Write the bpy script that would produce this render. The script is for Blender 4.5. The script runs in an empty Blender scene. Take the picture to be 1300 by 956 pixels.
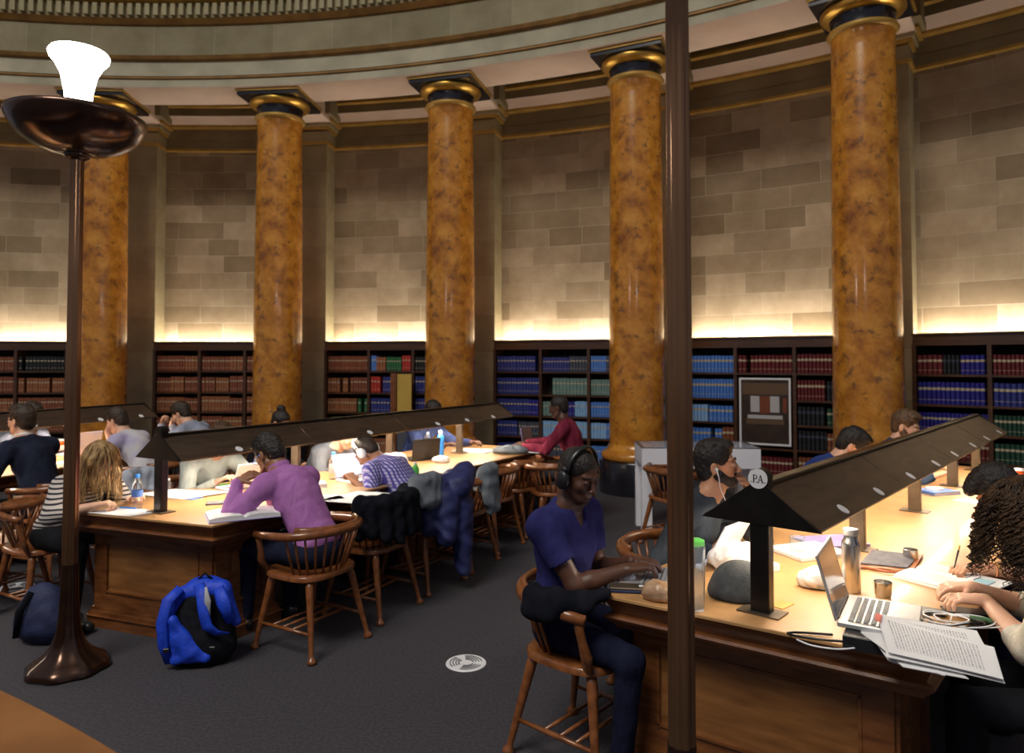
import bpy, math, random
import numpy as np
from mathutils import Vector, Matrix
random.seed(7)
COL = bpy.context.scene.collection
PI = math.pi
EYE = 1.7
# ---------------------------------------------------------------- materials
def _new(name):
    m = bpy.data.materials.new(name); m.use_nodes = True
    nt = m.node_tree; b = nt.nodes['Principled BSDF']
    return m, nt, b
def mat(name, c1, c2=None, scale=8., rough=.5, metal=0., bump=0., bscale=None, det=6., stretch=(1,1,1), coat=0., emit=None, es=0., spec=None, trans=0., ior=1.45, lo=.35, hi=.65, sheen=0.):
    m, nt, b = _new(name); N = nt.nodes; L = nt.links
    b.inputs['Base Color'].default_value = (*c1, 1)
    b.inputs['Roughness'].default_value = rough; b.inputs['Metallic'].default_value = metal
    if coat: b.inputs['Coat Weight'].default_value = coat; b.inputs['Coat Roughness'].default_value = .08
    if spec is not None: b.inputs['Specular IOR Level'].default_value = spec
    if sheen: b.inputs['Sheen Weight'].default_value = sheen
    if trans: b.inputs['Transmission Weight'].default_value = trans; b.inputs['IOR'].default_value = ior
    if emit: b.inputs['Emission Color'].default_value = (*emit, 1); b.inputs['Emission Strength'].default_value = es
    tc = N.new('ShaderNodeTexCoord'); mp = N.new('ShaderNodeMapping'); mp.inputs['Scale'].default_value = stretch
    L.new(tc.outputs['Object'], mp.inputs['Vector'])
    if c2:
        n = N.new('ShaderNodeTexNoise'); n.inputs['Scale'].default_value = scale; n.inputs['Detail'].default_value = det
        L.new(mp.outputs['Vector'], n.inputs['Vector'])
        r = N.new('ShaderNodeValToRGB'); r.color_ramp.elements[0].position = lo; r.color_ramp.elements[1].position = hi
        r.color_ramp.elements[0].color = (*c1, 1); r.color_ramp.elements[1].color = (*c2, 1)
        L.new(n.outputs['Fac'], r.inputs['Fac']); L.new(r.outputs['Color'], b.inputs['Base Color'])
    if bump:
        n2 = N.new('ShaderNodeTexNoise'); n2.inputs['Scale'].default_value = bscale or scale*4; n2.inputs['Detail'].default_value = 4
        L.new(mp.outputs['Vector'], n2.inputs['Vector'])
        bp = N.new('ShaderNodeBump'); bp.inputs['Strength'].default_value = bump; bp.inputs['Distance'].default_value = .01
        L.new(n2.outputs['Fac'], bp.inputs['Height']); L.new(bp.outputs['Normal'], b.inputs['Normal'])
    return m
def wood(name, c1, c2, rough=.3, coat=.3, sc=3., ax=(1,14,14)):
    return mat(name, c1, c2, scale=sc, rough=rough, coat=coat, stretch=ax, det=8, lo=.3, hi=.7, bump=.05, bscale=sc*6)
def stripes(name, ca, cb, scale, axis='Z', rough=.8, duty=.5, axis2=None, cc=None):
    """woven stripes / checks from object coordinates"""
    m, nt, b = _new(name); N = nt.nodes; L = nt.links
    b.inputs['Roughness'].default_value = rough
    tc = N.new('ShaderNodeTexCoord'); sp = N.new('ShaderNodeSeparateXYZ'); L.new(tc.outputs['Object'], sp.inputs[0])
    def band(ax):
        mu = N.new('ShaderNodeMath'); mu.operation = 'MULTIPLY'; mu.inputs[1].default_value = scale; L.new(sp.outputs[ax], mu.inputs[0])
        fr = N.new('ShaderNodeMath'); fr.operation = 'FRACT'; L.new(mu.outputs[0], fr.inputs[0])
        lt = N.new('ShaderNodeMath'); lt.operation = 'LESS_THAN'; lt.inputs[1].default_value = duty; L.new(fr.outputs[0], lt.inputs[0])
        return lt
    a = band(axis); mx = N.new('ShaderNodeMix'); mx.data_type = 'RGBA'
    mx.inputs[6].default_value = (*ca, 1); mx.inputs[7].default_value = (*cb, 1); L.new(a.outputs[0], mx.inputs[0])
    out = mx.outputs[2]
    if axis2:
        b2 = band(axis2); m2 = N.new('ShaderNodeMix'); m2.data_type = 'RGBA'
        L.new(out, m2.inputs[6]); m2.inputs[7].default_value = (*(cc or cb), 1)
        hf = N.new('ShaderNodeMath'); hf.operation = 'MULTIPLY'; hf.inputs[1].default_value = .6; L.new(b2.outputs[0], hf.inputs[0])
        L.new(hf.outputs[0], m2.inputs[0]); out = m2.outputs[2]
    L.new(out, b.inputs['Base Color'])
    return m
def marble(name):
    m, nt, b = _new(name); N = nt.nodes; L = nt.links
    tc = N.new('ShaderNodeTexCoord')
    n1 = N.new('ShaderNodeTexNoise'); n1.inputs['Scale'].default_value = 3.6; n1.inputs['Detail'].default_value = 9; n1.inputs['Distortion'].default_value = .25; n1.inputs['Roughness'].default_value = .68
    r1 = N.new('ShaderNodeValToRGB'); e = r1.color_ramp.elements
    e[0].position = .3; e[0].color = (.20, .06, .008, 1); e[1].position = .72; e[1].color = (.74, .36, .06, 1)
    x = e.new(.5); x.color = (.52, .205, .022, 1)
    n2 = N.new('ShaderNodeTexNoise'); n2.inputs['Scale'].default_value = 7.5; n2.inputs['Detail'].default_value = 8; n2.inputs['Distortion'].default_value = .35; n2.inputs['Roughness'].default_value = .7
    r2 = N.new('ShaderNodeValToRGB'); r2.color_ramp.elements[0].position = .55; r2.color_ramp.elements[1].position = .64
    mx = N.new('ShaderNodeMix'); mx.data_type = 'RGBA'; mx.inputs[7].default_value = (.10, .045, .025, 1)
    hf = N.new('ShaderNodeMath'); hf.operation = 'MULTIPLY'; hf.inputs[1].default_value = .72
    for n in (n1, n2): L.new(tc.outputs['Object'], n.inputs['Vector'])
    L.new(n1.outputs['Fac'], r1.inputs['Fac']); L.new(n2.outputs['Fac'], r2.inputs['Fac'])
    L.new(r2.outputs['Color'], hf.inputs[0]); L.new(hf.outputs[0], mx.inputs[0]); L.new(r1.outputs['Color'], mx.inputs[6])
    L.new(mx.outputs[2], b.inputs['Base Color'])
    b.inputs['Roughness'].default_value = .22; b.inputs['Coat Weight'].default_value = .4; b.inputs['Coat Roughness'].default_value = .06
    return m
def ashlar(name, c1, c2, bw, bh, mortar=.004, off=0., moc=(.5, .43, .33)):
    """stone blocks laid out in the arc length / height UV map"""
    m, nt, b = _new(name); N = nt.nodes; L = nt.links
    uv = N.new('ShaderNodeUVMap'); uv.uv_map = 'UVMap'
    mp = N.new('ShaderNodeMapping'); mp.inputs['Location'].default_value = (off, .0, 0)
    br = N.new('ShaderNodeTexBrick'); br.inputs['Scale'].default_value = 1.; br.inputs['Brick Width'].default_value = bw; br.inputs['Row Height'].default_value = bh
    br.inputs['Mortar Size'].default_value = mortar; br.inputs['Mortar Smooth'].default_value = .3; br.inputs['Bias'].default_value = 0.
    br.inputs['Color1'].default_value = (*c1, 1); br.inputs['Color2'].default_value = (*c2, 1); br.inputs['Mortar'].default_value = (*moc, 1)
    br.offset = .5; br.squash = .7; br.squash_frequency = 3
    n = N.new('ShaderNodeTexNoise'); n.inputs['Scale'].default_value = 1.7; n.inputs['Detail'].default_value = 7; n.inputs['Roughness'].default_value = .65
    r = N.new('ShaderNodeValToRGB'); r.color_ramp.elements[0].position = .3; r.color_ramp.elements[1].position = .75
    r.color_ramp.elements[0].color = (.55, .5, .42, 1); r.color_ramp.elements[1].color = (1, 1, 1, 1)
    mx = N.new('ShaderNodeMix'); mx.data_type = 'RGBA'; mx.blend_type = 'MULTIPLY'; mx.inputs[0].default_value = .85
    bp = N.new('ShaderNodeBump'); bp.inputs['Strength'].default_value = .5; bp.inputs['Distance'].default_value = .008
    L.new(uv.outputs['UV'], mp.inputs['Vector']); L.new(mp.outputs['Vector'], br.inputs['Vector']); L.new(uv.outputs['UV'], n.inputs['Vector'])
    L.new(br.outputs['Color'], mx.inputs[6]); L.new(n.outputs['Fac'], r.inputs['Fac']); L.new(r.outputs['Color'], mx.inputs[7])
    L.new(mx.outputs[2], b.inputs['Base Color'])
    iv = N.new('ShaderNodeMath'); iv.operation = 'SUBTRACT'; iv.inputs[0].default_value = 1.; L.new(br.outputs['Fac'], iv.inputs[1])
    L.new(iv.outputs[0], bp.inputs['Height']); L.new(bp.outputs['Normal'], b.inputs['Normal'])
    b.inputs['Roughness'].default_value = .75
    return m
def page(name, cols=1):
    """printed page: rows of grey words on white, in the page's own UV map"""
    m, nt, b = _new(name); N = nt.nodes; L = nt.links
    uv = N.new('ShaderNodeUVMap'); uv.uv_map = 'UVMap'
    br = N.new('ShaderNodeTexBrick'); br.inputs['Scale'].default_value = 1.; br.inputs['Brick Width'].default_value = .085; br.inputs['Row Height'].default_value = .03
    br.inputs['Mortar Size'].default_value = .0085; br.inputs['Mortar Smooth'].default_value = .1; br.offset = .37; br.squash = .6; br.squash_frequency = 2
    br.inputs['Color1'].default_value = (.22, .22, .25, 1); br.inputs['Color2'].default_value = (.5, .5, .53, 1); br.inputs['Mortar'].default_value = (.8, .8, .82, 1)
    sp = N.new('ShaderNodeSeparateXYZ'); L.new(uv.outputs['UV'], sp.inputs[0])
    def rng(o, a, c):
        g = N.new('ShaderNodeMath'); g.operation = 'GREATER_THAN'; g.inputs[1].default_value = a; L.new(o, g.inputs[0])
        l = N.new('ShaderNodeMath'); l.operation = 'LESS_THAN'; l.inputs[1].default_value = c; L.new(o, l.inputs[0])
        mm = N.new('ShaderNodeMath'); mm.operation = 'MULTIPLY'; L.new(g.outputs[0], mm.inputs[0]); L.new(l.outputs[0], mm.inputs[1]); return mm
    a = rng(sp.outputs[0], .1, .88); c = rng(sp.outputs[1], .08, .86)
    mm = N.new('ShaderNodeMath'); mm.operation = 'MULTIPLY'; L.new(a.outputs[0], mm.inputs[0]); L.new(c.outputs[0], mm.inputs[1])
    mx = N.new('ShaderNodeMix'); mx.data_type = 'RGBA'; mx.inputs[6].default_value = (.8, .8, .82, 1)
    L.new(mm.outputs[0], mx.inputs[0]); L.new(uv.outputs['UV'], br.inputs['Vector']); L.new(br.outputs['Color'], mx.inputs[7]); L.new(mx.outputs[2], b.inputs['Base Color'])
    b.inputs['Roughness'].default_value = .7
    return m

M = {}
M['carpet'] = mat('carpet', (.035, .033, .043), (.058, .054, .067), scale=60, rough=.95, bump=.35, bscale=500, det=3)
M['wallstone'] = ashlar('wall_ashlar', (.275, .20, .115), (.55, .44, .30), .80, .30, mortar=.005, moc=(.55, .47, .35))
M['pilstone'] = ashlar('pilaster_stone', (.36, .30, .17), (.46, .39, .23), 2.2, .62, off=.3)
M['friezestone'] = ashlar('frieze_stone', (.30, .265, .16), (.42, .375, .24), 1.3, 3.2, off=.2, moc=(.5, .47, .36))
M['fascia'] = mat('fascia_stone', (.38, .355, .25), (.52, .48, .35), scale=2.2, rough=.8)
M['soffit'] = mat('soffit_plaster', (.62, .47, .37), (.72, .57, .46), scale=1.2, rough=.8)
M['mould'] = mat('moulding_stone', (.22, .17, .09), (.30, .24, .13), scale=2, rough=.7)
M['gold'] = mat('gilding', (.62, .36, .06), (.78, .50, .12), scale=6, rough=.32, metal=.85)
M['goldpaint'] = mat('ochre_gilt_line', (.42, .25, .05), (.56, .34, .08), scale=4, rough=.45, metal=.35)
M['brownline'] = mat('brown_gilt_moulding', (.20, .10, .025), (.30, .16, .04), scale=4, rough=.5, metal=.3)
M['dentil'] = mat('dentil_stone', (.34, .30, .17), (.42, .37, .22), scale=3, rough=.7)
M['marble'] = marble('scagliola')
M['blackstone'] = mat('black_stone', (.006, .006, .010), (.012, .012, .02), scale=5, rough=.25, coat=.3)
M['bookwood'] = wood('bookcase_wood', (.045, .018, .009), (.10, .042, .018), rough=.35, sc=2.5)
M['darkin'] = mat('bookcase_back', (.010, .006, .005), rough=.8)
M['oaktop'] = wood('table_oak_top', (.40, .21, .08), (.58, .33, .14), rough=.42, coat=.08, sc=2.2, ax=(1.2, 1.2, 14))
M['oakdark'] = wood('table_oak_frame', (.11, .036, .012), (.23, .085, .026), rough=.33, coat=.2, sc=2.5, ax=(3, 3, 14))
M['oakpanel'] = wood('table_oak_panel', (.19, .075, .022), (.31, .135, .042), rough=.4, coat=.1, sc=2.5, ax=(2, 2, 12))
M['chair'] = wood('chair_beech', (.14, .043, .012), (.28, .098, .03), rough=.3, coat=.35, sc=6, ax=(4, 4, 4))
M['bronze'] = mat('lamp_bronze', (.050, .026, .018), (.10, .052, .034), scale=7, rough=.26, metal=.85, coat=.35)
M['brasspole'] = mat('lamp_pole_brass', (.20, .105, .055), (.32, .175, .095), scale=5, rough=.24, metal=.8, stretch=(1, 1, .2))
M['hood'] = mat('hood_bronze', (.068, .045, .031), (.115, .078, .056), scale=9, rough=.42, metal=.55, stretch=(3, .5, 1))
M['hooddark'] = mat('hood_black_metal', (.010, .009, .009), (.018, .016, .015), scale=9, rough=.3, metal=.4)
M['hoodin'] = mat('hood_inner_white', (.75, .72, .66), rough=.5)
M['postmetal'] = mat('post_bronze', (.11, .085, .06), (.16, .125, .09), scale=9, rough=.35, metal=.6)
M['white'] = mat('white_paint', (.80, .81, .90), rough=.5)
M['disc'] = mat('white_enamel', (.85, .86, .9), rough=.3)
M['ink'] = mat('black_ink', (.01, .01, .012), rough=.6)
M['glass'] = mat('clear_glass', (1, 1, 1), rough=.02, trans=1., ior=1.45)
M['thinplastic'] = mat('clear_plastic', (.9, .95, 1), rough=.08, trans=.92, ior=1.15)
M['lampglow'] = mat('lamp_glass_lit', (.9, .9, .9), rough=.3, emit=(1, .97, .93), es=14)
M['led'] = mat('cove_light', (1, 1, 1), emit=(1., .90, .76), es=50)
M['tube'] = mat('reading_light_tube', (1, 1, 1), emit=(1., .88, .72), es=66)
M['tube_soft'] = mat('reading_light_tube_soft', (1, 1, 1), emit=(1., .86, .68), es=40)
M['steel'] = mat('brushed_steel', (.55, .54, .52), (.7, .69, .67), scale=30, rough=.25, metal=1., stretch=(1, 1, .1))
M['silver'] = mat('laptop_silver', (.55, .55, .56), (.62, .62, .63), scale=20, rough=.35, metal=.6)
M['blackplastic'] = mat('black_plastic', (.010, .010, .012), (.016, .016, .018), scale=30, rough=.35)
M['key'] = mat('grey_keys', (.20, .20, .21), (.26, .26, .27), scale=40, rough=.5)
M['screenoff'] = mat('reflective_screen', (.09, .085, .14), (.24, .22, .30), scale=3, rough=.08, coat=.6)
M['screenlit'] = mat('lit_laptop_screen', (.5, .5, .6), emit=(.72, .74, .9), es=.7, rough=.3)
M['paper'] = mat('white_paper', (.78, .78, .80), (.84, .84, .86), scale=6, rough=.75)
M['page'] = page('printed_page'); M['crumple'] = mat('crumpled_white', (.78, .78, .80), (.84, .84, .86), scale=6, rough=.6, bump=1., bscale=34)
M['lilac'] = mat('lilac_cover', (.30, .26, .55), (.36, .31, .6), scale=8, rough=.5)
M['bluecover'] = mat('blue_cover', (.08, .18, .5), (.1, .22, .6), scale=8, rough=.4)
M['red'] = mat('red_card', (.55, .04, .03), (.65, .06, .04), scale=8, rough=.5)
M['orange'] = mat('orange_cup', (.80, .12, .02), (.9, .17, .03), scale=8, rough=.45)
M['green'] = mat('green_plastic', (.10, .50, .08), (.15, .6, .12), scale=8, rough=.4)
M['darkgreen'] = mat('green_webbing', (.05, .12, .05), (.07, .16, .07), scale=90, rough=.8)
M['bluecap'] = mat('blue_plastic', (.03, .22, .75), (.04, .28, .85), scale=8, rough=.35)
M['bluesteel'] = mat('blue_bottle_enamel', (.03, .20, .62), (.04, .25, .75), scale=8, rough=.25, coat=.5)
M['leather'] = mat('tan_leather', (.30, .09, .035), (.42, .15, .06), scale=12, rough=.5, bump=.3)
M['greyfelt'] = mat('grey_felt', (.10, .10, .12), (.15, .15, .17), scale=30, rough=.9, bump=.3)
M['domefabric'] = mat('charcoal_fabric', (.035, .040, .046), (.055, .062, .07), scale=40, rough=.75, bump=.2)
M['amber'] = mat('amber_wrapper', (.35, .20, .11), (.6, .42, .28), scale=16, rough=.25, bump=.6, bscale=20)
M['bag_blue'] = mat('backpack_blue', (.006, .045, .55), (.010, .07, .72), scale=25, rough=.6, bump=.3, bscale=90)
M['bag_black'] = mat('backpack_black', (.006, .006, .010), (.012, .012, .018), scale=25, rough=.85, spec=.15, bump=.3, bscale=90)
M['bag_grey'] = mat('backpack_grey', (.33, .34, .38), (.42, .43, .47), scale=25, rough=.7)
M['bag_navy'] = mat('bag_navy', (.010, .016, .06), (.018, .028, .10), scale=12, rough=.7, bump=.3)
M['coat_black'] = mat('coat_black', (.004, .005, .009), (.010, .011, .017), scale=12, spec=.1, rough=.9, bump=.5, bscale=25)
M['coat_navy'] = mat('coat_navy', (.012, .016, .08), (.03, .04, .16), scale=9, rough=.6, bump=.6, bscale=16)
M['coat_grey'] = mat('coat_grey', (.12, .14, .17), (.20, .23, .27), scale=9, rough=.8, bump=.5, bscale=22)
M['tote'] = mat('tote_pale', (.35, .40, .5), (.45, .5, .6), scale=9, rough=.8, bump=.4)
M['teal'] = mat('teal_screen', (.05, .13, .15), (.10, .22, .24), scale=3, rough=.2, emit=(.08, .22, .26), es=.22)
M['tealdark'] = mat('teal_screen_block', (.03, .09, .11), rough=.2, emit=(.04, .16, .2), es=.25)
M['tealred'] = mat('screen_red_lines', (.2, .08, .08), rough=.2, emit=(.3, .12, .12), es=.2)
M['yellowpanel'] = mat('ochre_panel', (.55, .36, .06), (.66, .45, .1), scale=2, rough=.5)
M['slatepanel'] = mat('slate_panel', (.08, .09, .12), (.11, .12, .15), scale=2, rough=.5)
# ---------------------------------------------------------------- mesh helpers
class MB:
    def __init__(s): s.v = []; s.f = []; s.m = []; s.uv = None
    def add(s, vs, fs, mi=0):
        o = len(s.v); s.v += [tuple(p) for p in vs]
        for f in fs: s.f.append(tuple(o+i for i in f)); s.m.append(mi)
    def box(s, c, size, rz=0., mi=0, R=None):
        x, y, z = size[0]/2, size[1]/2, size[2]/2
        P = [(-x,-y,-z),(x,-y,-z),(x,y,-z),(-x,y,-z),(-x,-y,z),(x,-y,z),(x,y,z),(-x,y,z)]
        R = R or Matrix.Rotation(rz, 3, 'Z'); c = Vector(c)
        s.add([R @ Vector(p) + c for p in P], [(0,3,2,1),(4,5,6,7),(0,1,5,4),(1,2,6,5),(2,3,7,6),(3,0,4,7)], mi)
    def bbox(s, c, size, b=.01, rz=0., mi=0, R=None):
        """box with chamfered vertical and horizontal edges"""
        x, y, z = size[0]/2, size[1]/2, size[2]/2; b = min(b, x*.9, y*.9, z*.9)
        R = R or Matrix.Rotation(rz, 3, 'Z'); c = Vector(c)
        rings = []
        for zz, ins in ((-z, b), (-z+b, 0), (z-b, 0), (z, b)):
            X, Y = x-ins, y-ins; k = b
            rings.append([(-X+k,-Y,zz),(X-k,-Y,zz),(X,-Y+k,zz),(X,Y-k,zz),(X-k,Y,zz),(-X+k,Y,zz),(-X,Y-k,zz),(-X,-Y+k,zz)])
        vs = [R @ Vector(p) + c for r in rings for p in r]; fs = []
        for i in range(3):
            for j in range(8): a = i*8+j; d = i*8+(j+1) % 8; fs.append((a, d, d+8, a+8))
        fs.append(tuple(range(7, -1, -1))); fs.append(tuple(range(24, 32)))
        s.add(vs, fs, mi)
    def tube(s, pts, rad, n=8, mi=0, flat=None, closed=False, up=None, caps=True):
        """sweep a circle (or flattened ellipse: flat=(a,b) factors) along pts"""
        pts = [Vector(p) for p in pts]; k = len(pts); vs = []; fs = []
        if not hasattr(rad, '__len__'): rad = [rad]*k
        prev = None
        for i, p in enumerate(pts):
            a = pts[(i-1) % k] if (closed or i > 0) else p; b = pts[(i+1) % k] if (closed or i < k-1) else p
            t = (b-a); t = t.normalized() if t.length > 1e-9 else Vector((0, 0, 1))
            if up is not None: u = Vector(up) - t*t.dot(Vector(up))
            elif prev is None: u = t.orthogonal()
            else: u = prev - t*t.dot(prev)
            if u.length < 1e-6: u = t.orthogonal()
            u.normalize(); prev = u; w = t.cross(u)
            fa, fb = flat or (1, 1)
            for j in range(n):
                q = 2*PI*j/n; vs.append(p + (u*math.cos(q)*fa + w*math.sin(q)*fb)*rad[i])
        for i in range(k if closed else k-1):
            for j in range(n):
                a = i*n+j; b = i*n+(j+1) % n; c = ((i+1) % k)*n+(j+1) % n; d = ((i+1) % k)*n+j; fs.append((a, b, c, d))
        if not closed and caps: fs.append(tuple(range(n-1, -1, -1))); fs.append(tuple(range((k-1)*n, k*n)))
        s.add(vs, fs, mi)
    def lathe(s, prof, n=32, c=(0, 0, 0), mi=0, lobes=0, la=0., mis=None, a0=0., a1=2*PI):
        """prof = [(r,z)...] turned about the vertical through c"""
        full = abs(a1-a0-2*PI) < 1e-6; k = n if full else n+1; vs = []; base = len(s.v)
        for r, z in prof:
            for j in range(k):
                q = a0+(a1-a0)*j/n; rr = r*(1+la*math.cos(lobes*q)) if lobes else r
                vs.append((c[0]+rr*math.cos(q), c[1]+rr*math.sin(q), c[2]+z))
        s.v += vs
        for i in range(len(prof)-1):
            for j in range(n):
                a = i*k+j; b = i*k+(j+1) % k; s.f.append((base+a, base+b, base+b+k, base+a+k)); s.m.append(mis[i] if mis else mi)
    def prism(s, poly, z0, z1, mi=0, axis=None):
        n = len(poly); vs = [(p[0], p[1], z0) for p in poly] + [(p[0], p[1], z1) for p in poly]
        s.add(vs, [tuple(range(n-1, -1, -1)), tuple(range(n, 2*n))] + [(i, (i+1) % n, (i+1) % n+n, i+n) for i in range(n)], mi)
    def build(s, name, mats, parent=None, smooth=False, loc=None, rot=None, angle=None):
        me = bpy.data.meshes.new(name); me.from_pydata(s.v, [], s.f)
        if not isinstance(mats, (list, tuple)): mats = [mats]
        for m in mats: me.materials.append(m)
        me.polygons.foreach_set('material_index', s.m)
        if smooth: me.polygons.foreach_set('use_smooth', [True]*len(me.polygons))
        if angle is not None:
            me.polygons.foreach_set('use_smooth', [True]*len(me.polygons)); me.set_sharp_from_angle(angle=angle)
        me.update()
        return link(name, me, parent, loc, rot)
def link(name, me, parent=None, loc=None, rot=None):
    o = bpy.data.objects.new(name, me); COL.objects.link(o)
    if parent: o.parent = parent
    if loc: o.location = loc
    if rot: o.rotation_euler = rot
    return o
def tag(o, label=None, cat=None, group=None, kind=None):
    if label: o['label'] = label
    if cat: o['category'] = cat
    if group: o['group'] = group
    if kind: o['kind'] = kind
    return o
def thing(name, label, cat, loc=(0, 0, 0), rz=0., group=None):
    o = bpy.data.objects.new(name, None); COL.objects.link(o); o.empty_display_size = .1
    o.location = loc; o.rotation_euler = (0, 0, rz)
    return tag(o, label, cat, group)
def copy_tree(o, parent=None):
    c = o.copy(); COL.objects.link(c); c.parent = parent
    for ch in list(o.children): copy_tree(ch, c)
    return c
def yawof(F): return math.atan2(-F[0], F[1])
def arc(cx, cy, r, a0, a1, n): return [(cx+r*math.cos(a0+(a1-a0)*i/n), cy+r*math.sin(a0+(a1-a0)*i/n)) for i in range(n+1)]
# ---------------------------------------------------------------- the rotunda
C0 = (-5.154, -4.384); RC = 15.4; TH0 = -.0787; DTH = 2*PI/35.11
def cyl(a, r, z): return (C0[0]+r*math.sin(a), C0[1]+r*math.cos(a), z)
A0, A1 = TH0-2.6*DTH, TH0+6.5*DTH
def sweep(name, prof, mats, mis, a0=A0, a1=A1, n=150, parent=None, smooth=True):
    """sweep (radius, height) profile round the room, with an arc-length / height UV map"""
    mb = MB(); k = len(prof); uvs = []
    cum = [0]
    for i in range(1, k): cum.append(cum[-1]+math.hypot(prof[i][0]-prof[i-1][0], prof[i][1]-prof[i-1][1]))
    z0 = prof[0][1]
    for i in range(k-1):
        vs = []; fs = []
        for j in range(n+1):
            a = a0+(a1-a0)*j/n
            vs += [cyl(a, *prof[i]), cyl(a, *prof[i+1])]
        for j in range(n):
            fs.append((2*j, 2*j+2, 2*j+3, 2*j+1))
            s0 = (a0+(a1-a0)*j/n)*prof[i][0]; s1 = (a0+(a1-a0)*(j+1)/n)*prof[i][0]
            uvs += [(s0, z0+cum[i]), (s1, z0+cum[i]), (s1, z0+cum[i+1]), (s0, z0+cum[i+1])]
        mb.add(vs, fs, mis[i])
    o = mb.build(name, mats, parent, smooth=smooth)
    uvl = o.data.uv_layers.new(name='UVMap'); uvl.data.foreach_set('uv', [c for p in uvs for c in p])
    return o
def uvbox(o, su=1.):
    """simple box UV: u = horizontal run, v = height"""
    me = o.data; uvl = me.uv_layers.new(name='UVMap')
    for p in me.polygons:
        n = p.normal
        for li in p.loop_indices:
            v = me.vertices[me.loops[li].vertex_index].co
            uvl.data[li].uv = ((v.x if abs(n.y) > abs(n.x) else v.y), v.z)
S = dict(kind='structure')
# floor
mb = MB(); n = 96
mb.add([(C0[0], C0[1], 0)]+[cyl(2*PI*i/n, 17.2, 0) for i in range(n)], [(0, 1+(i+1) % n, 1+i) for i in range(n)])
fl = mb.build('floor', M['carpet']); tag(fl, **S)
# wall
w = sweep('wall_back', [(17.0, 0), (17.0, 5.487)], [M['wallstone']], [0]); tag(w, **S)
# wall entablature
prof = [(17.0, 5.46), (16.94, 5.47), (16.94, 5.51), (16.98, 5.52), (16.98, 5.66), (16.96, 5.67), (16.96, 5.86), (16.88, 5.88), (16.88, 5.92), (16.62, 5.99), (16.62, 6.12), (16.56, 6.14), (16.56, 6.18), (16.60, 6.19), (16.60, 6.75)]
t = sweep('trim_1', prof, [M['friezestone'], M['goldpaint'], M['mould'], M['soffit']], [1, 1, 1, 2, 2, 2, 1, 1, 3, 2, 1, 1, 1, 2]); tag(t, **S)
# beam over the columns : soffit, fascias, frieze, dentil course
prof = [(16.60, 6.74), (15.58, 6.74), (15.58, 5.81), (15.57, 5.80), (14.87, 5.80), (14.86, 5.81), (14.86, 5.92), (14.83, 5.93), (14.83, 5.955), (14.82, 5.96), (14.82, 6.17), (14.76, 6.19), (14.74, 6.24), (14.84, 6.26), (14.86, 6.73), (14.82, 6.74), (14.76, 6.81), (14.80, 6.82), (14.80, 7.03), (14.70, 7.04), (14.60, 7.10), (14.58, 7.20), (14.50, 7.22), (14.40, 7.50), (14.2, 8.2), (13.6, 9.2)]
mi = [2, 2, 3, 3, 3, 0, 4, 4, 4, 0, 4, 4, 4, 5, 4, 4, 2, 2, 1, 1, 4, 1, 5, 5, 5]
t = sweep('trim_2', prof, [M['fascia'], M['goldpaint'], M['mould'], M['soffit'], M['brownline'], M['friezestone']], mi); tag(t, **S)
# dentils : pattern of the cornice, one mesh
mb = MB(); nd = 190
for j in range(nd):
    a = A0+(A1-A0)*(j+.5)/nd; mb.box(cyl(a, 14.765, 6.925), (.068, .09, .17), rz=-a)
t = mb.build('trim_3', M['dentil']); tag(t, **S)
# pilasters with their caps and the short lintels that tie them to the columns
for i in range(-2, 7):
    a = TH0+i*DTH; mb = MB(); hw = .309
    mb.box((0, 16.6+.25, 2.745), (2*hw, .5, 5.49), mi=0)
    for (z, pr, h, m) in ((5.475, .035, .05, 1), (5.59, .012, .18, 0), (5.73, .05, .06, 1), (5.79, .08, .07, 0), (5.85, .13, .05, 1)):
        mb.box((0, 16.6+.25-pr/2, z), (2*(hw+pr), .5+pr, h), mi=m)
    mb.box((0, 16.2, 6.32), (.80, .82, 1.0), mi=2)
    mb.box((0, 16.5, 6.32), (.98, .5, .9), mi=3)
    mb.box((0, 16.2, 5.815), (.78, .8, .012), mi=2)
    o = mb.build('trim_%d' % (i+6), [M['pilstone'], M['goldpaint'], M['soffit'], M['mould']], loc=(C0[0], C0[1], 0), rot=(0, 0, -a)); uvbox(o); tag(o, **S)
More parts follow.
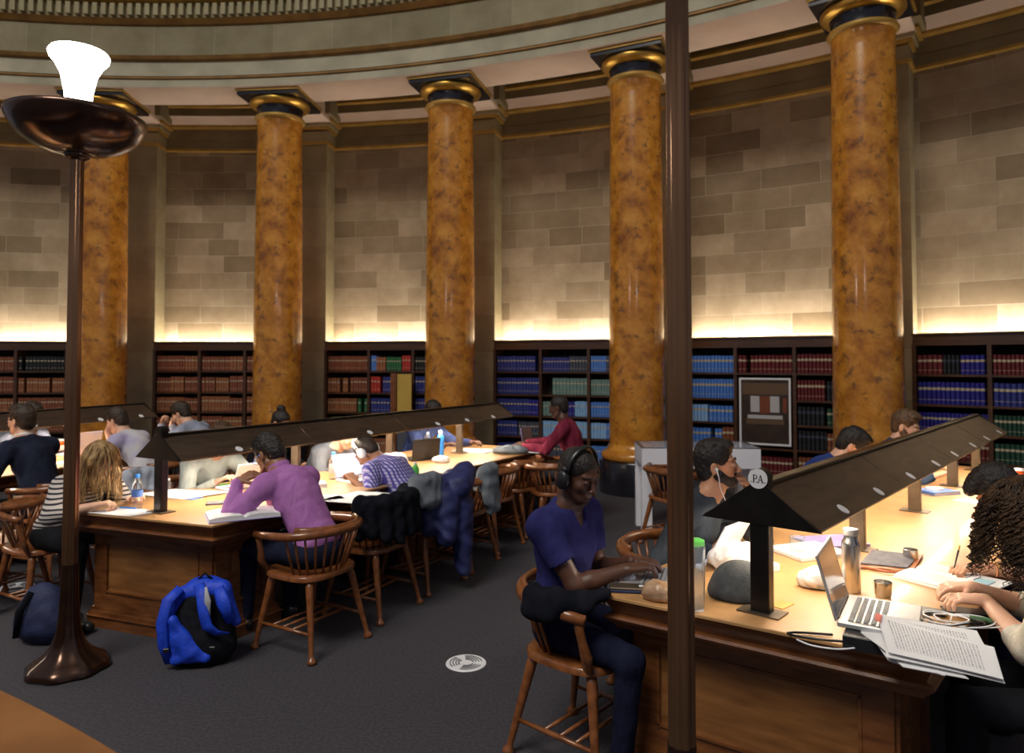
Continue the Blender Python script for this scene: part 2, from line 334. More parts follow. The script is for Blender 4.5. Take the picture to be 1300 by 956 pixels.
# columns
def make_column(label, a):
    t = thing('marble_column', label, 'column', cyl(a, RC, 0), -a, group='marbled columns round the reading room')
    mb = MB(); r0, r1 = .366, .333
    prof = []
    for k in range(25):
        u = k/24; z = .62+(5.42-.62)*u; prof.append((r0-(r0-r1)*u**1.6, z))
    prof += [(.345, 5.43), (.362, 5.445)]
    mb.lathe(prof, 56); mb.build('shaft', M['marble'], t, smooth=True)
    mb = MB(); mb.lathe([(.43, .42), (.465, .44), (.475, .48), (.465, .52), (.43, .545), (.40, .56), (.385, .60), (.366, .63)], 56); mb.build('base_moulding', M['marble'], t, smooth=True)
    mb = MB(); mb.lathe([(.50, 0), (.50, .40), (.49, .42), (.36, .43)], 56, mi=0); mb.build('plinth', M['blackstone'], t, angle=.5)
    mb = MB(); mb.lathe([(.333, 5.41), (.362, 5.425), (.378, 5.45), (.366, 5.475), (.335, 5.485)], 48); mb.build('astragal', M['goldpaint'], t, smooth=True)
    mb = MB(); mb.lathe([(.335, 5.48), (.335, 5.60), (.36, 5.63)], 48); mb.build('necking', M['blackstone'], t, smooth=True)
    mb = MB(); mb.lathe([(.335, 5.615), (.375, 5.622), (.425, 5.645), (.452, 5.68), (.447, 5.71), (.43, 5.722)], 48); mb.build('echinus', M['gold'], t, smooth=True)
    mb = MB(); mb.box((0, 0, 5.742), (.94, .94, .05)); mb.build('abacus', M['blackstone'], t)
    mb = MB(); mb.box((0, 0, 5.785), (.98, .98, .04)); mb.build('abacus_edge', M['goldpaint'], t)
collab = ['tall marbled column just right of the left floor lamp pole', 'tall marbled column behind the person in the purple shirt',
          '', 'tall marbled column behind the white display case, left of the near lamp pole',
          'tall marbled column at the right, behind the two men beyond the reading lamp']
collab[2] = 'tall marbled column rising behind the blue bottle at the far half of the middle table'
for i in range(5): make_column(collab[i], TH0+i*DTH)
# ---------------------------------------------------------------- bookcases
BC = {}
def bm_(n, c, k=1.25): BC[n] = mat('book_'+n, c, tuple(min(1, x*k) for x in c), scale=14, rough=.5)
for n, c in dict(rust=(.20, .06, .028), brown=(.26, .095, .04), maroon=(.12, .012, .016), red=(.42, .03, .02), green=(.02, .13, .05), navy=(.025, .035, .20), indigo=(.02, .018, .22), blue=(.07, .20, .58), light=(.22, .42, .70), sage=(.14, .24, .22), black=(.010, .012, .014), dgreen=(.015, .055, .035), slate=(.05, .06, .09)).items(): bm_(n, c)
M['label'] = mat('spine_label', (.45, .38, .26), (.6, .52, .38), scale=30, rough=.6)
CW = {'rust': 'rust brown', 'brown': 'brown', 'maroon': 'maroon', 'red': 'red', 'green': 'green', 'navy': 'navy blue', 'indigo': 'violet blue', 'blue': 'mid blue', 'light': 'pale blue', 'sage': 'grey green', 'black': 'black', 'dgreen': 'dark green', 'slate': 'slate grey'}
ROWZ = [1.555, 1.19, .856, .526, .165]; ROWH = [.30, .32, .30, .30, .31]
RN = ['top', 'second', 'third', 'fourth', 'bottom']
def book_mesh(key):
    mb = MB(); w = .5
    prof = [(-w, .5), (-w, -.38), (-w*.8, -.46), (-w*.35, -.5), (w*.35, -.5), (w*.8, -.46), (w, -.38), (w, .5)]
    for z0, z1, m in ((0, .2, 0), (.2, .22, 1), (.22, .64, 0), (.64, .76, 1), (.76, 1, 0)):
        mb.prism(prof, z0, z1, m)
    mb2 = mb.build('book', [BC[key], M['label'] if key not in ('black',) else BC['slate']])
    me = mb2.data; bpy.data.objects.remove(mb2); return me
BME = {}
W3 = 2.34/3
stuff = MB(); SK = list(BC)
individual = [0]
def bookcase(label, i, rows, special=None, indiv=lambda b, r: False, where='', gapfor=None):
    """rows[bay][row] = list of (fraction, colour)"""
    a = TH0+(i+.5)*DTH
    t = thing('bookcase', label, 'bookcase', cyl(a, 16.56, 0), -a, group='wooden bookcases against the curved wall')
    H = 2.056
    mb = MB()
    mb.box((0, .02, 1.985), (2.36, .05, .142)); mb.box((0, -.005, 2.045), (2.38, .06, .022)); mb.box((0, .0, 1.915), (2.36, .03, .02))
    mb.build('cornice_board', M['bookwood'], t)
    mb = MB(); mb.box((0, .36, 1.0), (2.34, .02, 1.9)); mb.build('back_panel', M['darkin'], t)
    mb = MB(); mb.box((0, .02, .085), (2.36, .06, .15)); mb.box((0, .0, .15), (2.36, .03, .02)); mb.build('base_board', M['bookwood'], t)
    for k in range(4):
        x = -1.17+k*W3; mb = MB(); mb.box((x, .18, 1.0), (.035, .36, 1.98)); mb.box((x, -.004, 1.0), (.045, .02, 1.85)); mb.build('upright', M['bookwood'], t)
    for b in range(3):
        xc = -1.17+(b+.5)*W3
        for r, z in enumerate(ROWZ):
            if gapfor and (b, r) in gapfor[0]: continue
            mb = MB(); mb.box((xc, .18, z-.014), (W3-.04, .34, .028)); mb.build('shelf', M['bookwood'], t)
    ax, ay, _ = cyl(a, 16.56, 0)
    for b in range(3):
        for r in range(5):
            if gapfor and (b, r) in gapfor[1]: continue
            x = -1.17+b*W3+.025; end = x+W3-.05; span = end-x; segs = rows[b][r]; tot = sum(s[0] for s in segs)
            for fr, key in segs:
                xe = x+span*fr/tot; hh = random.uniform(.80, .93)*ROWH[r]*.93; ww = random.choice([.044, .05, .056]); dp = random.uniform(.20, .23)
                if key is None: x = xe; continue
                while x+ww*.6 < xe:
                    w_ = min(ww*random.uniform(.93, 1.05), xe-x); h_ = hh*random.uniform(.985, 1.01); yf = .035+random.uniform(0, .012)
                    if random.random() < .02: x += w_; continue
                    wx = x+w_/2; px = ax+wx*math.cos(-a)-(yf+dp/2)*math.sin(-a); py = ay+wx*math.sin(-a)+(yf+dp/2)*math.cos(-a)
                    if indiv(b, r) and individual[0] < 300:
                        individual[0] += 1
                        if key not in BME: BME[key] = book_mesh(key)
                        o = bpy.data.objects.new('book', BME[key]); COL.objects.link(o)
                        o.location = (px, py, ROWZ[r]+.0005); o.rotation_euler = (0, 0, -a); o.scale = (w_*.97, dp, h_)
                        sec = ['left', 'middle', 'right'][b]
                        tag(o, '%s volume, %s shelf, %s bay of the bookcase %s' % (CW[key], RN[r], sec, where), 'book', '%s volumes, %s shelf, %s bay of the bookcase %s' % (CW[key], RN[r], sec, where))
                    else:
                        mi = SK.index(key); R = Matrix.Rotation(-a, 3, 'Z')
                        stuff.bbox((px, py, ROWZ[r]+h_/2), (w_*.96, dp, h_), .006, R=R, mi=mi)
                        f = Vector((ax, ay, 0))+R @ Vector((wx, yf-.001, 0))
                        for zz, hz in ((.7, .08), (.2, .02)): stuff.box((f.x, f.y, ROWZ[r]+h_*zz), (w_*.7, .002, h_*hz), R=R, mi=len(SK))
                    x += w_
                x = xe
    # cove light hidden behind the cornice board
    l = thing('cove_light', 'hidden warm strip light glowing on top of the bookcase %s' % (where or 'run'), 'light', cyl(a, 16.56, 0), -a, group='cove lights on the bookcase tops')
    mb = MB(); mb.box((0, .2, 1.995), (2.36, .34, .02)); mb.build('tray', M['bookwood'], l)
    mb = MB(); mb.box((0, .27, 2.022), (2.3, .045, .028)); mb.build('strip', M['led'], l)
    return t, a
def U(*ks): return [[(1, k)] for k in ks]
R_ = [(1, 'rust')]
red = [[[(1, 'rust')], [(1, 'rust')], [(2, 'rust'), (1, 'brown')], [(1, 'rust')], [(1, 'brown')]] for _ in range(3)]
redd = [[[(2, 'rust'), (1, 'brown')], [(1, 'rust'), (1, 'brown'), (1, 'rust')], [(2, 'brown'), (1, 'rust')], [(1, 'rust'), (1, 'brown')], [(1, 'brown')]] for _ in range(3)]
dk = [U('black', 'black', 'rust', 'rust', 'maroon'), U('slate', 'black', 'rust', 'rust', 'rust'), U('brown', 'rust', 'rust', 'rust', 'rust')]
dk[1][0] = [(1, 'black'), (1, 'rust')]; dk[0] = U('rust', 'rust', 'brown', 'rust', 'rust'); dk[1] = U('black', 'brown', 'rust', 'rust', 'rust')
bookcase('tall bookcase of brown volumes with a teal screen, behind the left floor lamp', -1, dk, where='behind the left floor lamp', gapfor=({(2, 1), (2, 2)}, {(2, 1), (2, 2), (2, 3)}))
bookcase('tall bookcase filled with rust brown volumes between the two left columns', 0, redd, where='left of the second column')
mixb = [[[(1, 'rust')], [(1, 'brown'), (1, 'rust')], [(3, 'brown'), (1, 'green')], [(2, 'green'), (3, 'brown')], [(1, 'brown')]],
        [[(1, 'blue'), (2, 'brown'), (3, 'green'), (2, 'red')], [(2, 'red'), (5, 'navy')], [(5, 'navy'), (1, None)], [(1, 'navy')], [(1, 'brown')]],
        [[(1, 'black')], [(2, 'navy'), (1, 'sage')], [(1, 'navy'), (1, 'slate')], [(1, 'navy')], [(1, 'slate')]]]
bookcase('tall bookcase with brown, green and red volumes and an ochre display panel', 1, mixb, where='right of the second column')
mid = [[[(1, 'navy')], [(1, 'navy')], [(3, 'navy'), (1, 'indigo')], [(2, 'navy'), (2, 'slate')], [(1, 'navy')]],
       [[(3, 'navy'), (2, 'slate')], [(1, None), (6, 'sage')], [(2, 'sage'), (1, 'slate'), (2, 'indigo'), (2, 'light')], [(1, 'light')], [(1, 'slate')]],
       [[(1, 'blue'), (2, 'slate')], [(1, 'sage')], [(1, 'blue')], [(1, 'light'), (2, 'blue')], [(1, 'blue')]]]
bookcase('tall bookcase of navy, grey green and blue volumes behind the maroon jumper', 2, mid, where='right of the third column')
pic = [[[(1, 'blue')], [(1, 'blue')], [(1, 'light'), (1, 'blue')], [(3, 'blue'), (1, 'rust')], [(1, 'light'), (1, 'maroon')]],
       [[(1, 'maroon')], [(1, 'black')], [(1, 'black')], [(1, 'black')], [(1, 'red'), (6, 'maroon')]],
       [[(1, 'maroon')], [(1, 'maroon'), (1, 'black')], [(2, 'black'), (1, 'dgreen'), (1, 'black')], [(1, 'black'), (1, 'rust')], [(1, 'rust')]]]
pt, pa = bookcase('tall bookcase of blue and maroon volumes around a white framed picture', 3, pic, where='with the framed picture', indiv=lambda b, r: True, gapfor=({(1, 1), (1, 2)}, {(1, 1), (1, 2), (1, 3)}))
rt = [[[(3, 'maroon'), (2, 'black'), (3, 'indigo')], [(1, 'indigo')], [(1, 'indigo')], [(1, 'indigo'), (2, 'maroon')], [(1, 'indigo')]],
      [[(1, 'maroon')], [(1, 'navy'), (1, 'maroon')], [(1, 'dgreen')], [(1, 'dgreen')], [(1, 'black')]],
      [[(1, 'maroon')], [(1, 'navy')], [(1, 'dgreen')], [(1, 'maroon')], [(1, 'maroon')]]]
bookcase('tall bookcase of violet blue, maroon and dark green volumes at the far right', 4, rt, where='at the far right', indiv=lambda b, r: b < 2)
o = stuff.build('bound_volumes', [BC[k] for k in SK]+[M['label']])
tag(o, 'rows of bound volumes on the shelves of the bookcases further left', 'books', kind='stuff')
def framed(name, label, cat, i, x, z, w, h, draw, frame, fw=.025, y=.01):
    a = TH0+(i+.5)*DTH; c = cyl(a, 16.56, z)
    t = thing(name, label, cat, (c[0]+x*math.cos(-a), c[1]+x*math.sin(-a), z), -a)
    mb = MB()
    for sx in (-1, 1): mb.box((sx*(w/2-fw/2), y, h/2), (fw, .03, h))
    for zz in (fw/2, h-fw/2): mb.box((0, y, zz), (w-2*fw, .03, fw))
    mb.build('frame', frame, t)
    mb = MB(); mb.box((0, y+.006, h/2), (w-2*fw, .012, h-2*fw)); mb.build('panel', draw[0], t)
    for n, m, (cx, cz, ww, hh) in draw[1]:
        mb = MB(); mb.box((cx, y-.002, cz), (ww, .004, hh)); mb.build(n, m, t)
    return t
M['picdark'] = mat('picture_ground', (.035, .022, .018), (.06, .04, .03), scale=5, rough=.3)
M['picwhite'] = mat('picture_pale', (.5, .5, .52), rough=.4); M['picred'] = mat('picture_red', (.20, .05, .02), rough=.4); M['picbrown'] = mat('picture_brown', (.13, .075, .04), rough=.4)
framed('framed_picture', 'white framed picture of an interior, set among maroon volumes', 'picture', 3, 0.0, .565, .68, .92,
       (M['picdark'], [('picture_patch', M['picbrown'], (0, .77, .6, .16)), ('picture_window', M['picwhite'], (-.13, .56, .12, .22)), ('picture_window', M['picwhite'], (.13, .56, .12, .22)), ('picture_patch', M['picred'], (0, .55, .13, .24)), ('picture_patch', M['picred'], (.26, .55, .05, .2)), ('picture_band', M['picwhite'], (0, .385, .46, .05)), ('picture_patch', M['picbrown'], (0, .32, .5, .07))]), M['disc'])
framed('display_screen', 'dim teal screen set into the shelves behind the left floor lamp', 'screen', -1, W3+.02, .53, .72, .96,
       (M['teal'], [('screen_block', M['tealdark'], (.12, .45, .3, .5)), ('screen_line', M['tealred'], (.1, .38, .35, .015)), ('screen_line', M['tealred'], (.1, .28, .35, .015))]), M['blackplastic'], fw=.04)
a = TH0+1.5*DTH
t = thing('notice_stand', 'ochre and slate display panel with a thick brown post before the shelves', 'stand', cyl(a+.015, 16.30, 0), -a)
mb = MB(); mb.box((-.09, 0, .76), (.10, .05, 1.52)); mb.build('post', M['chair'], t)
mb = MB(); mb.box((.09, .01, 1.17), (.24, .03, .68)); mb.build('ochre_board', M['yellowpanel'], t)
mb = MB(); mb.box((.09, .01, .50), (.24, .03, .64)); mb.build('slate_board', M['slatepanel'], t)
mb = MB(); mb.box((0.02, 0, .03), (.5, .3, .06)); mb.build('foot', M['chair'], t)
# ---------------------------------------------------------------- counter ring
CRR = 7.42
def ringpoly(r0, r1, a0, a1, n=40):
    return [cyl(a0+(a1-a0)*i/n, r1, 0)[:2] for i in range(n+1)]+[cyl(a1-(a1-a0)*i/n, r0, 0)[:2] for i in range(n+1)]
t = thing('service_counter', 'curved wooden counter edge at the bottom left corner', 'counter', (0, 0, 0))
mb = MB(); mb.prism(ringpoly(CRR-.42, CRR, .05, .62)[::-1], .725, .765); mb.build('counter_top', M['oakpanel'], t)
mb = MB(); mb.prism(ringpoly(CRR-.34, CRR-.06, .07, .60)[::-1], 0, .725); mb.build('counter_body', M['oakdark'], t)
# ---------------------------------------------------------------- tables
def table(label, A, d, e, L, width=1.2, pedestals=(0, 1)):
    """A near corner on the right/left edge, d long direction, e direction along the near end"""
    A = Vector(A); d = Vector(d).normalized(); e = Vector(e).normalized(); nrm = Vector((d.y, -d.x))
    if nrm.dot(e) < 0: nrm = -nrm
    B = A+e*(width/e.dot(nrm)); Cc = B+d*L; D = A+d*L
    quad = [A, B, Cc, D]
    o = (A+B)/2; rz = yawof(d)
    R = Matrix.Rotation(-rz, 2)
    q = [R @ (p-o) for p in quad]
    if sum(q[i].x*q[(i+1) % 4].y-q[(i+1) % 4].x*q[i].y for i in range(4)) < 0: q = q[::-1]
    def inset(dd):
        out = []
        for i in range(4):
            p0, p1, p2 = q[i-1], q[i], q[(i+1) % 4]
            d1 = (p1-p0).normalized(); d2 = (p2-p1).normalized(); n1 = Vector((-d1.y, d1.x)); n2 = Vector((-d2.y, d2.x))
            det = d1.x*-d2.y+d2.x*d1.y
            r = (p1+n2*dd)-(p1+n1*dd); s = (r.x*-d2.y+d2.x*r.y)/det
            out.append(p1+n1*dd+d1*s)
        return out
    t = thing('reading_table', label, 'table', (o.x, o.y, 0), rz, group='long oak reading tables')
    def loops(prof, mat_, name, cap=(True, True)):
        mb = MB(); vs = []; fs = []
        for ins, z in prof: vs += [(p.x, p.y, z) for p in inset(ins)]
        for i in range(len(prof)-1):
            for j in range(4): a_, b_ = i*4+j, i*4+(j+1) % 4; fs.append((a_, a_+4, b_+4, b_))
        if cap[0]: fs.append((0, 1, 2, 3))
        if cap[1]: k = (len(prof)-1)*4; fs.append((k+3, k+2, k+1, k))
        mb.add(vs, fs); return mb.build(name, mat_, t)
    loops([(.004, .76), (0, .757), (0, .748)], M['oaktop'], 'table_top', (True, True))
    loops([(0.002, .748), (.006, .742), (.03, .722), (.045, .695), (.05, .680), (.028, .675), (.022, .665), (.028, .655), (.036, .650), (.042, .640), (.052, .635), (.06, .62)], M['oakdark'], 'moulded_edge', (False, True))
    # pedestals
    def pedestal(y0, y1):
        ins = inset(.17)
        x0 = min(p.x for p in ins)-.09; x1 = max(p.x for p in ins)
        sk = (q_near_r.y-q_near_l.y)/(q_near_r.x-q_near_l.x)
        def P(x, y): return Vector((x, y+sk*x))
        mb = MB()
        for (g, z0, z1) in ((.035, 0, .07), (.045, .07, .075), (.03, .075, .10), (.02, .10, .125), (.0, .125, .63)):
            mb.prism([P(x0-g, y0-g), P(x1+g, y0-g), P(x1+g, y1+g), P(x0-g, y1+g)], z0, z1)
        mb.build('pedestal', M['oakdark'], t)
        fr = .10
        def face(pa, pb, nn):
            pa = Vector(pa); pb = Vector(pb); u = (pb-pa).normalized(); n3 = Vector((u.y, -u.x))*nn; ln = (pb-pa).length
            mbp = MB(); mbf = MB()
            c = (pa+pb)/2
            ang = math.atan2(u.y, u.x); Rr = Matrix.Rotation(ang, 3, 'Z')
            mbf.box((*(pa+u*fr/2+n3*.008), .375), (fr, .016, .50), R=Rr); mbf.box((*(pb-u*fr/2+n3*.008), .375), (fr, .016, .50), R=Rr)
            mbf.box((*(c+n3*.008), .585), (ln-2*fr, .016, .08), R=Rr); mbf.box((*(c+n3*.008), .175), (ln-2*fr, .016, .10), R=Rr)
            for s_ in (-1, 1): mbf.box((*(c+u*s_*(ln/2-fr-.006)+n3*.012), .385), (.012, .022, .33), R=Rr)
            for zz in (.231, .54): mbf.box((*(c+n3*.012), zz), (ln-2*fr, .022, .012), R=Rr)
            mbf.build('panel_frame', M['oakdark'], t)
            mbp.box((*(c+n3*.002), .385), (ln-2*fr-.024, .006, .30), R=Rr); mbp.build('panel', M['oakpanel'], t)
        face(P(x0, y0), P(x1, y0), 1); face(P(x1, y0), P(x1, y1), 1); face(P(x0, y1), P(x0, y0), 1)
    ql = sorted(q, key=lambda p: p.y)[:2]; q_near_l, q_near_r = sorted(ql, key=lambda p: p.x)
    for s in pedestals:
        if s == 0: pedestal(.17, .62)
        else: pedestal(L*s-.62 if s == 1 else L*s-.22, L*s-.17 if s == 1 else L*s+.22)
    # footrail between pedestals
    mb = MB(); mb.bbox((0, L/2, .16), (.06, L-1.0, .09), .01); mb.build('footrail', M['oakdark'], t)
    return t
LT = dict(A=(-1.721, 4.107), d=(.50, .866), e=(-.936, .35), L=4.3)
RT = dict(A=(.34, 2.918), d=(.663, .749), e=(.822, -.57), L=5.1)
FT = dict(A=(-3.95, 5.2), d=(.326, .945), e=(-.99, .13), L=3.0)
table('long oak reading table in the middle, where the purple shirted person sits', pedestals=(0, .5, 1), **LT)
table('long oak reading table at the right, in the foreground with the silver laptop', pedestals=(0, .5, 1), **RT)
FTA = Vector((-4.13, 7.94))-Vector((.326, .945))*4.3+Vector((.945, -.326))*.6
table('long oak reading table at the far left, with the orange cups', (FTA.x, FTA.y), (.326, .945), (-.98, .18), 4.4, pedestals=(0, .5, 1))
# ---------------------------------------------------------------- reading lights on the tables
def hood(label, P0, d, L, posts, discs, badge=False, dark=False):
    P0 = Vector(P0); d = Vector(d).normalized(); rz = yawof(d); t = thing('reading_light', label, 'light', (P0.x, P0.y, .76), rz, group='long bronze reading lights down the tables')
    hw, ze, zr = .225, .340, .478; th = .010
    n = Vector((zr-ze, hw)).normalized()
    pm = M['hood']
    for s in (-1, 1):
        mb = MB(); y0 = 0
        seams = [0]+[p for p in posts[1:] if p < L-.3]+[L]
        for a_, b_ in zip(seams[:-1], seams[1:]):
            g = .004
            P = lambda x, z, y: (s*x, y, z)
            vs = [P(.012, zr, a_+g), P(hw, ze, a_+g), P(hw, ze, b_-g), P(.012, zr, b_-g), P(.012, zr-th, a_+g), P(hw-.006, ze-th, a_+g), P(hw-.006, ze-th, b_-g), P(.012, zr-th, b_-g)]
            mb.add(vs, [(0, 1, 2, 3), (1, 5, 6, 2), (0, 4, 5, 1), (3, 2, 6, 7)], 0); mb.add(vs, [(4, 7, 6, 5)], 1)
        mb.build('side_panel', [pm, M['hoodin']], t)
    mb = MB(); mb.bbox((0, L/2, zr+.003), (.05, L, .016), .004); mb.build('ridge_cap', M['hooddark'], t)
    for y in (-.004, L+.004):
        mb = MB(); vs = [(-hw-.004, y-.005, ze-.008), (hw+.004, y-.005, ze-.008), (.02, y-.005, zr+.008), (-.02, y-.005, zr+.008)]
        vs += [(x, yy+.010, z) for x, yy, z in vs]
        mb.add(vs, [(0, 1, 2, 3), (7, 6, 5, 4), (0, 4, 5, 1), (1, 5, 6, 2), (2, 6, 7, 3), (3, 7, 4, 0)]); mb.build('end_plate', M['hooddark'], t)
    # tubes and their tray
    mb = MB(); mb.box((0, L/2, zr-.045), (.10, L-.1, .012)); mb.build('lamp_tray', M['hoodin'], t)
    for a_, b_ in zip(seams[:-1], seams[1:]):
        mb = MB(); mb.tube([(0, a_+.10, zr-.068), (0, b_-.08, zr-.068)], .013, 10); mb.build('lamp_tube', M['tube_soft' if badge else 'tube'], t)
    for k, y in enumerate(posts):
        mb = MB(); top = .505 if k == 0 else zr-.05
        mb.bbox((0, y+.02, top/2), (.072, .05 if k == 0 else .035, top), .003)
        if k == 0:
            mb2 = [(.036*math.cos(q), .036*math.sin(q)) for q in [PI*i/10 for i in range(11)]]
            vs = [(x, -.005, top+z-.002) for x, z in mb2]+[(x, .045, top+z-.002) for x, z in mb2]; m_ = len(mb2)
            mb.add(vs, [tuple(range(m_)), tuple(range(2*m_-1, m_-1, -1))]+[(i, i+m_, i+1+m_, i+1) for i in range(m_-1)])
        mb.build('post', M['hooddark'] if k == 0 else M['postmetal'], t)
        mb = MB(); mb.box((0, y+.02, .003), (.16, .10, .006)); mb.build('base_plate', M['postmetal'], t)
    R = math.atan2(zr-ze, hw)
    for s, y in discs:
        mb = MB(); cx, cz = s*hw*.86, zr-(zr-ze)*.86; rr = Matrix.Rotation(s*R, 3, 'Y')
        ring = [(.026*math.cos(2*PI*i/20), .026*math.sin(2*PI*i/20)) for i in range(20)]
        vs = [rr @ Vector((x, yy, .004))+Vector((cx, y, cz)) for x, yy in ring]+[rr @ Vector((x, yy, -.002))+Vector((cx, y, cz)) for x, yy in ring]
        mb.add(vs, [tuple(range(20))]+[(i+20, (i+1) % 20+20, (i+1) % 20, i) for i in range(20)]); o = mb.build('seat_disc', M['disc'], t); 
    if badge:
        mb = MB(); rg = 24
        vs = [(.037*math.cos(2*PI*i/rg), -.006, .503+.037*math.sin(2*PI*i/rg)) for i in range(rg)]+[(.037*math.cos(2*PI*i/rg), -.011, .503+.037*math.sin(2*PI*i/rg)) for i in range(rg)]
        mb.add(vs, [tuple(range(2*rg-1, rg-1, -1))[::-1]]+[(i, (i+1) % rg, (i+1) % rg+rg, i+rg) for i in range(rg)]); bd = mb.build('badge', M['disc'], t); bd['label'] = 'round white badge lettered P.A.'
        # letters drawn as thin serif strokes
        mb = MB(); Y = -.0125
        def st(x0, z0, x1, z1, w_=.0032):
            dx, dz = x1-x0, z1-z0; l = math.hypot(dx, dz); nx, nz = -dz/l*w_/2, dx/l*w_/2
            mb.add([(x0+nx, Y, .503+z0+nz), (x0-nx, Y, .503+z0-nz), (x1-nx, Y, .503+z1-nz), (x1+nx, Y, .503+z1+nz)], [(0, 1, 2, 3)])
        st(-.015, -.013, -.015, .014, .004); st(-.019, -.013, -.011, -.013, .002); st(-.018, .014, -.009, .014, .002)
        pp = [(-.010+.008*math.cos(q), .007+.007*math.sin(q)) for q in [PI/2-PI*i/8 for i in range(9)]]
        for a_, b_ in zip(pp[:-1], pp[1:]): st(*a_, *b_, .0028)
        st(-.014, 0, -.010, 0, .002)
        st(.003, -.013, .011, .014, .002); st(.011, .014, .019, -.013, .0042); st(.006, -.004, .016, -.004, .002); st(0, -.013, .006, -.013, .002); st(.015, -.013, .023, -.013, .002)
        for x in (-.025, -.003, .027): st(x-.0018, -.012, x+.0018, -.012, .0036)
        mb.build('lettering', M['ink'], bd)
    return t
hood('long bronze reading light on the right table, with the white P.A. badge', (.929, 2.683), (.663, .749), 4.75, [0, 1.21, 2.42, 3.63, 4.66], [(1, .35), (1, .86), (1, 1.45), (1, 2.05), (1, 2.6), (1, 3.25), (1, 3.85), (1, 4.5)], badge=True)
hood('long bronze reading light on the middle table, its near end above a water bottle', (-2.219, 4.469), (.50, .866), 4.1, [0, 1.11, 2.22, 3.33], [(1, .45), (1, 1.75), (1, 2.7), (1, 3.2), (1, 3.7), (-1, .4)])
P = Vector((-4.13, 7.94))-Vector((.326, .945))*4.1
hood('long bronze reading light on the far left table, behind the dark suited person', (P.x, P.y), (.326, .945), 4.1, [0, 1.2, 2.4, 3.75], [(1, .9), (1, 2.0), (1, 2.7), (1, 3.4), (1, 3.9)])
# ---------------------------------------------------------------- floor lamps
def floor_lamp(label, x, y):
    t = thing('floor_lamp', label, 'lamp', (x, y, 0), .2, group='tall bronze floor lamps')
    mb = MB(); mb.lathe([(0, 0), (.198, 0), (.207, .012), (.204, .03), (.185, .05), (.155, .068), (.118, .095), (.086, .14), (.066, .20), (.054, .28), (.047, .40), (.042, .58)], 72, lobes=8, la=.035); mb.build('base', M['bronze'], t, angle=.7)
    mb = MB(); mb.lathe([(.040, .55), (.0375, 1.6), (.034, 2.86)], 64, lobes=8, la=.055); mb.build('pole', M['brasspole'], t, angle=.6)
    mb = MB(); mb.lathe([(.036, 2.84), (.06, 2.855), (.07, 2.875), (.05, 2.885), (.10, 2.885), (.17, 2.90), (.235, 2.927), (.29, 2.965), (.33, 3.015), (.352, 3.06), (.355, 3.082), (.338, 3.078), (.27, 3.005), (.18, 2.96), (.08, 2.94), (0, 2.935)], 72); mb.build('bowl', M['bronze'], t, smooth=True)
    mb = MB(); mb.lathe([(.05, 2.95), (.060, 3.05), (.063, 3.13), (.072, 3.23), (.092, 3.33), (.122, 3.39), (.148, 3.42), (.155, 3.445), (.144, 3.462), (.09, 3.470), (0, 3.472)], 48); o = mb.build('glass_shade', M['lampglow'], t, smooth=True); o['label'] = 'lit white trumpet glass'
floor_lamp('tall bronze floor lamp at the left with a lit white trumpet shade', -2.46, 3.98)
floor_lamp('bronze floor lamp pole crossing the whole picture right of centre', .500, 2.12)
# ---------------------------------------------------------------- floor vents
def vent(label, x, y):
    t = thing('floor_vent', label, 'vent', (x, y, 0), 0, group='round floor vents')
    mb = MB(); mb.lathe([(0, .001), (.075, .004), (.112, .004), (.115, 0)], 32); mb.build('rim', M['disc'], t)
    mb = MB()
    for s in range(3):
        a0 = s*2*PI/3+.2
        for k in range(4):
            r = .042+.016*k; pts = [(r*math.cos(a0+1.5*i/8), r*math.sin(a0+1.5*i/8), .0045) for i in range(9)]
            mb.tube(pts, .0035, 4)
    mb.build('slots', M['greyfelt'], t)
vent('round white floor vent on the carpet near the headphone wearer\'s chair', -.26, 4.06)
vent('round white floor vent on the carpet at the far left', -3.75, 5.42)
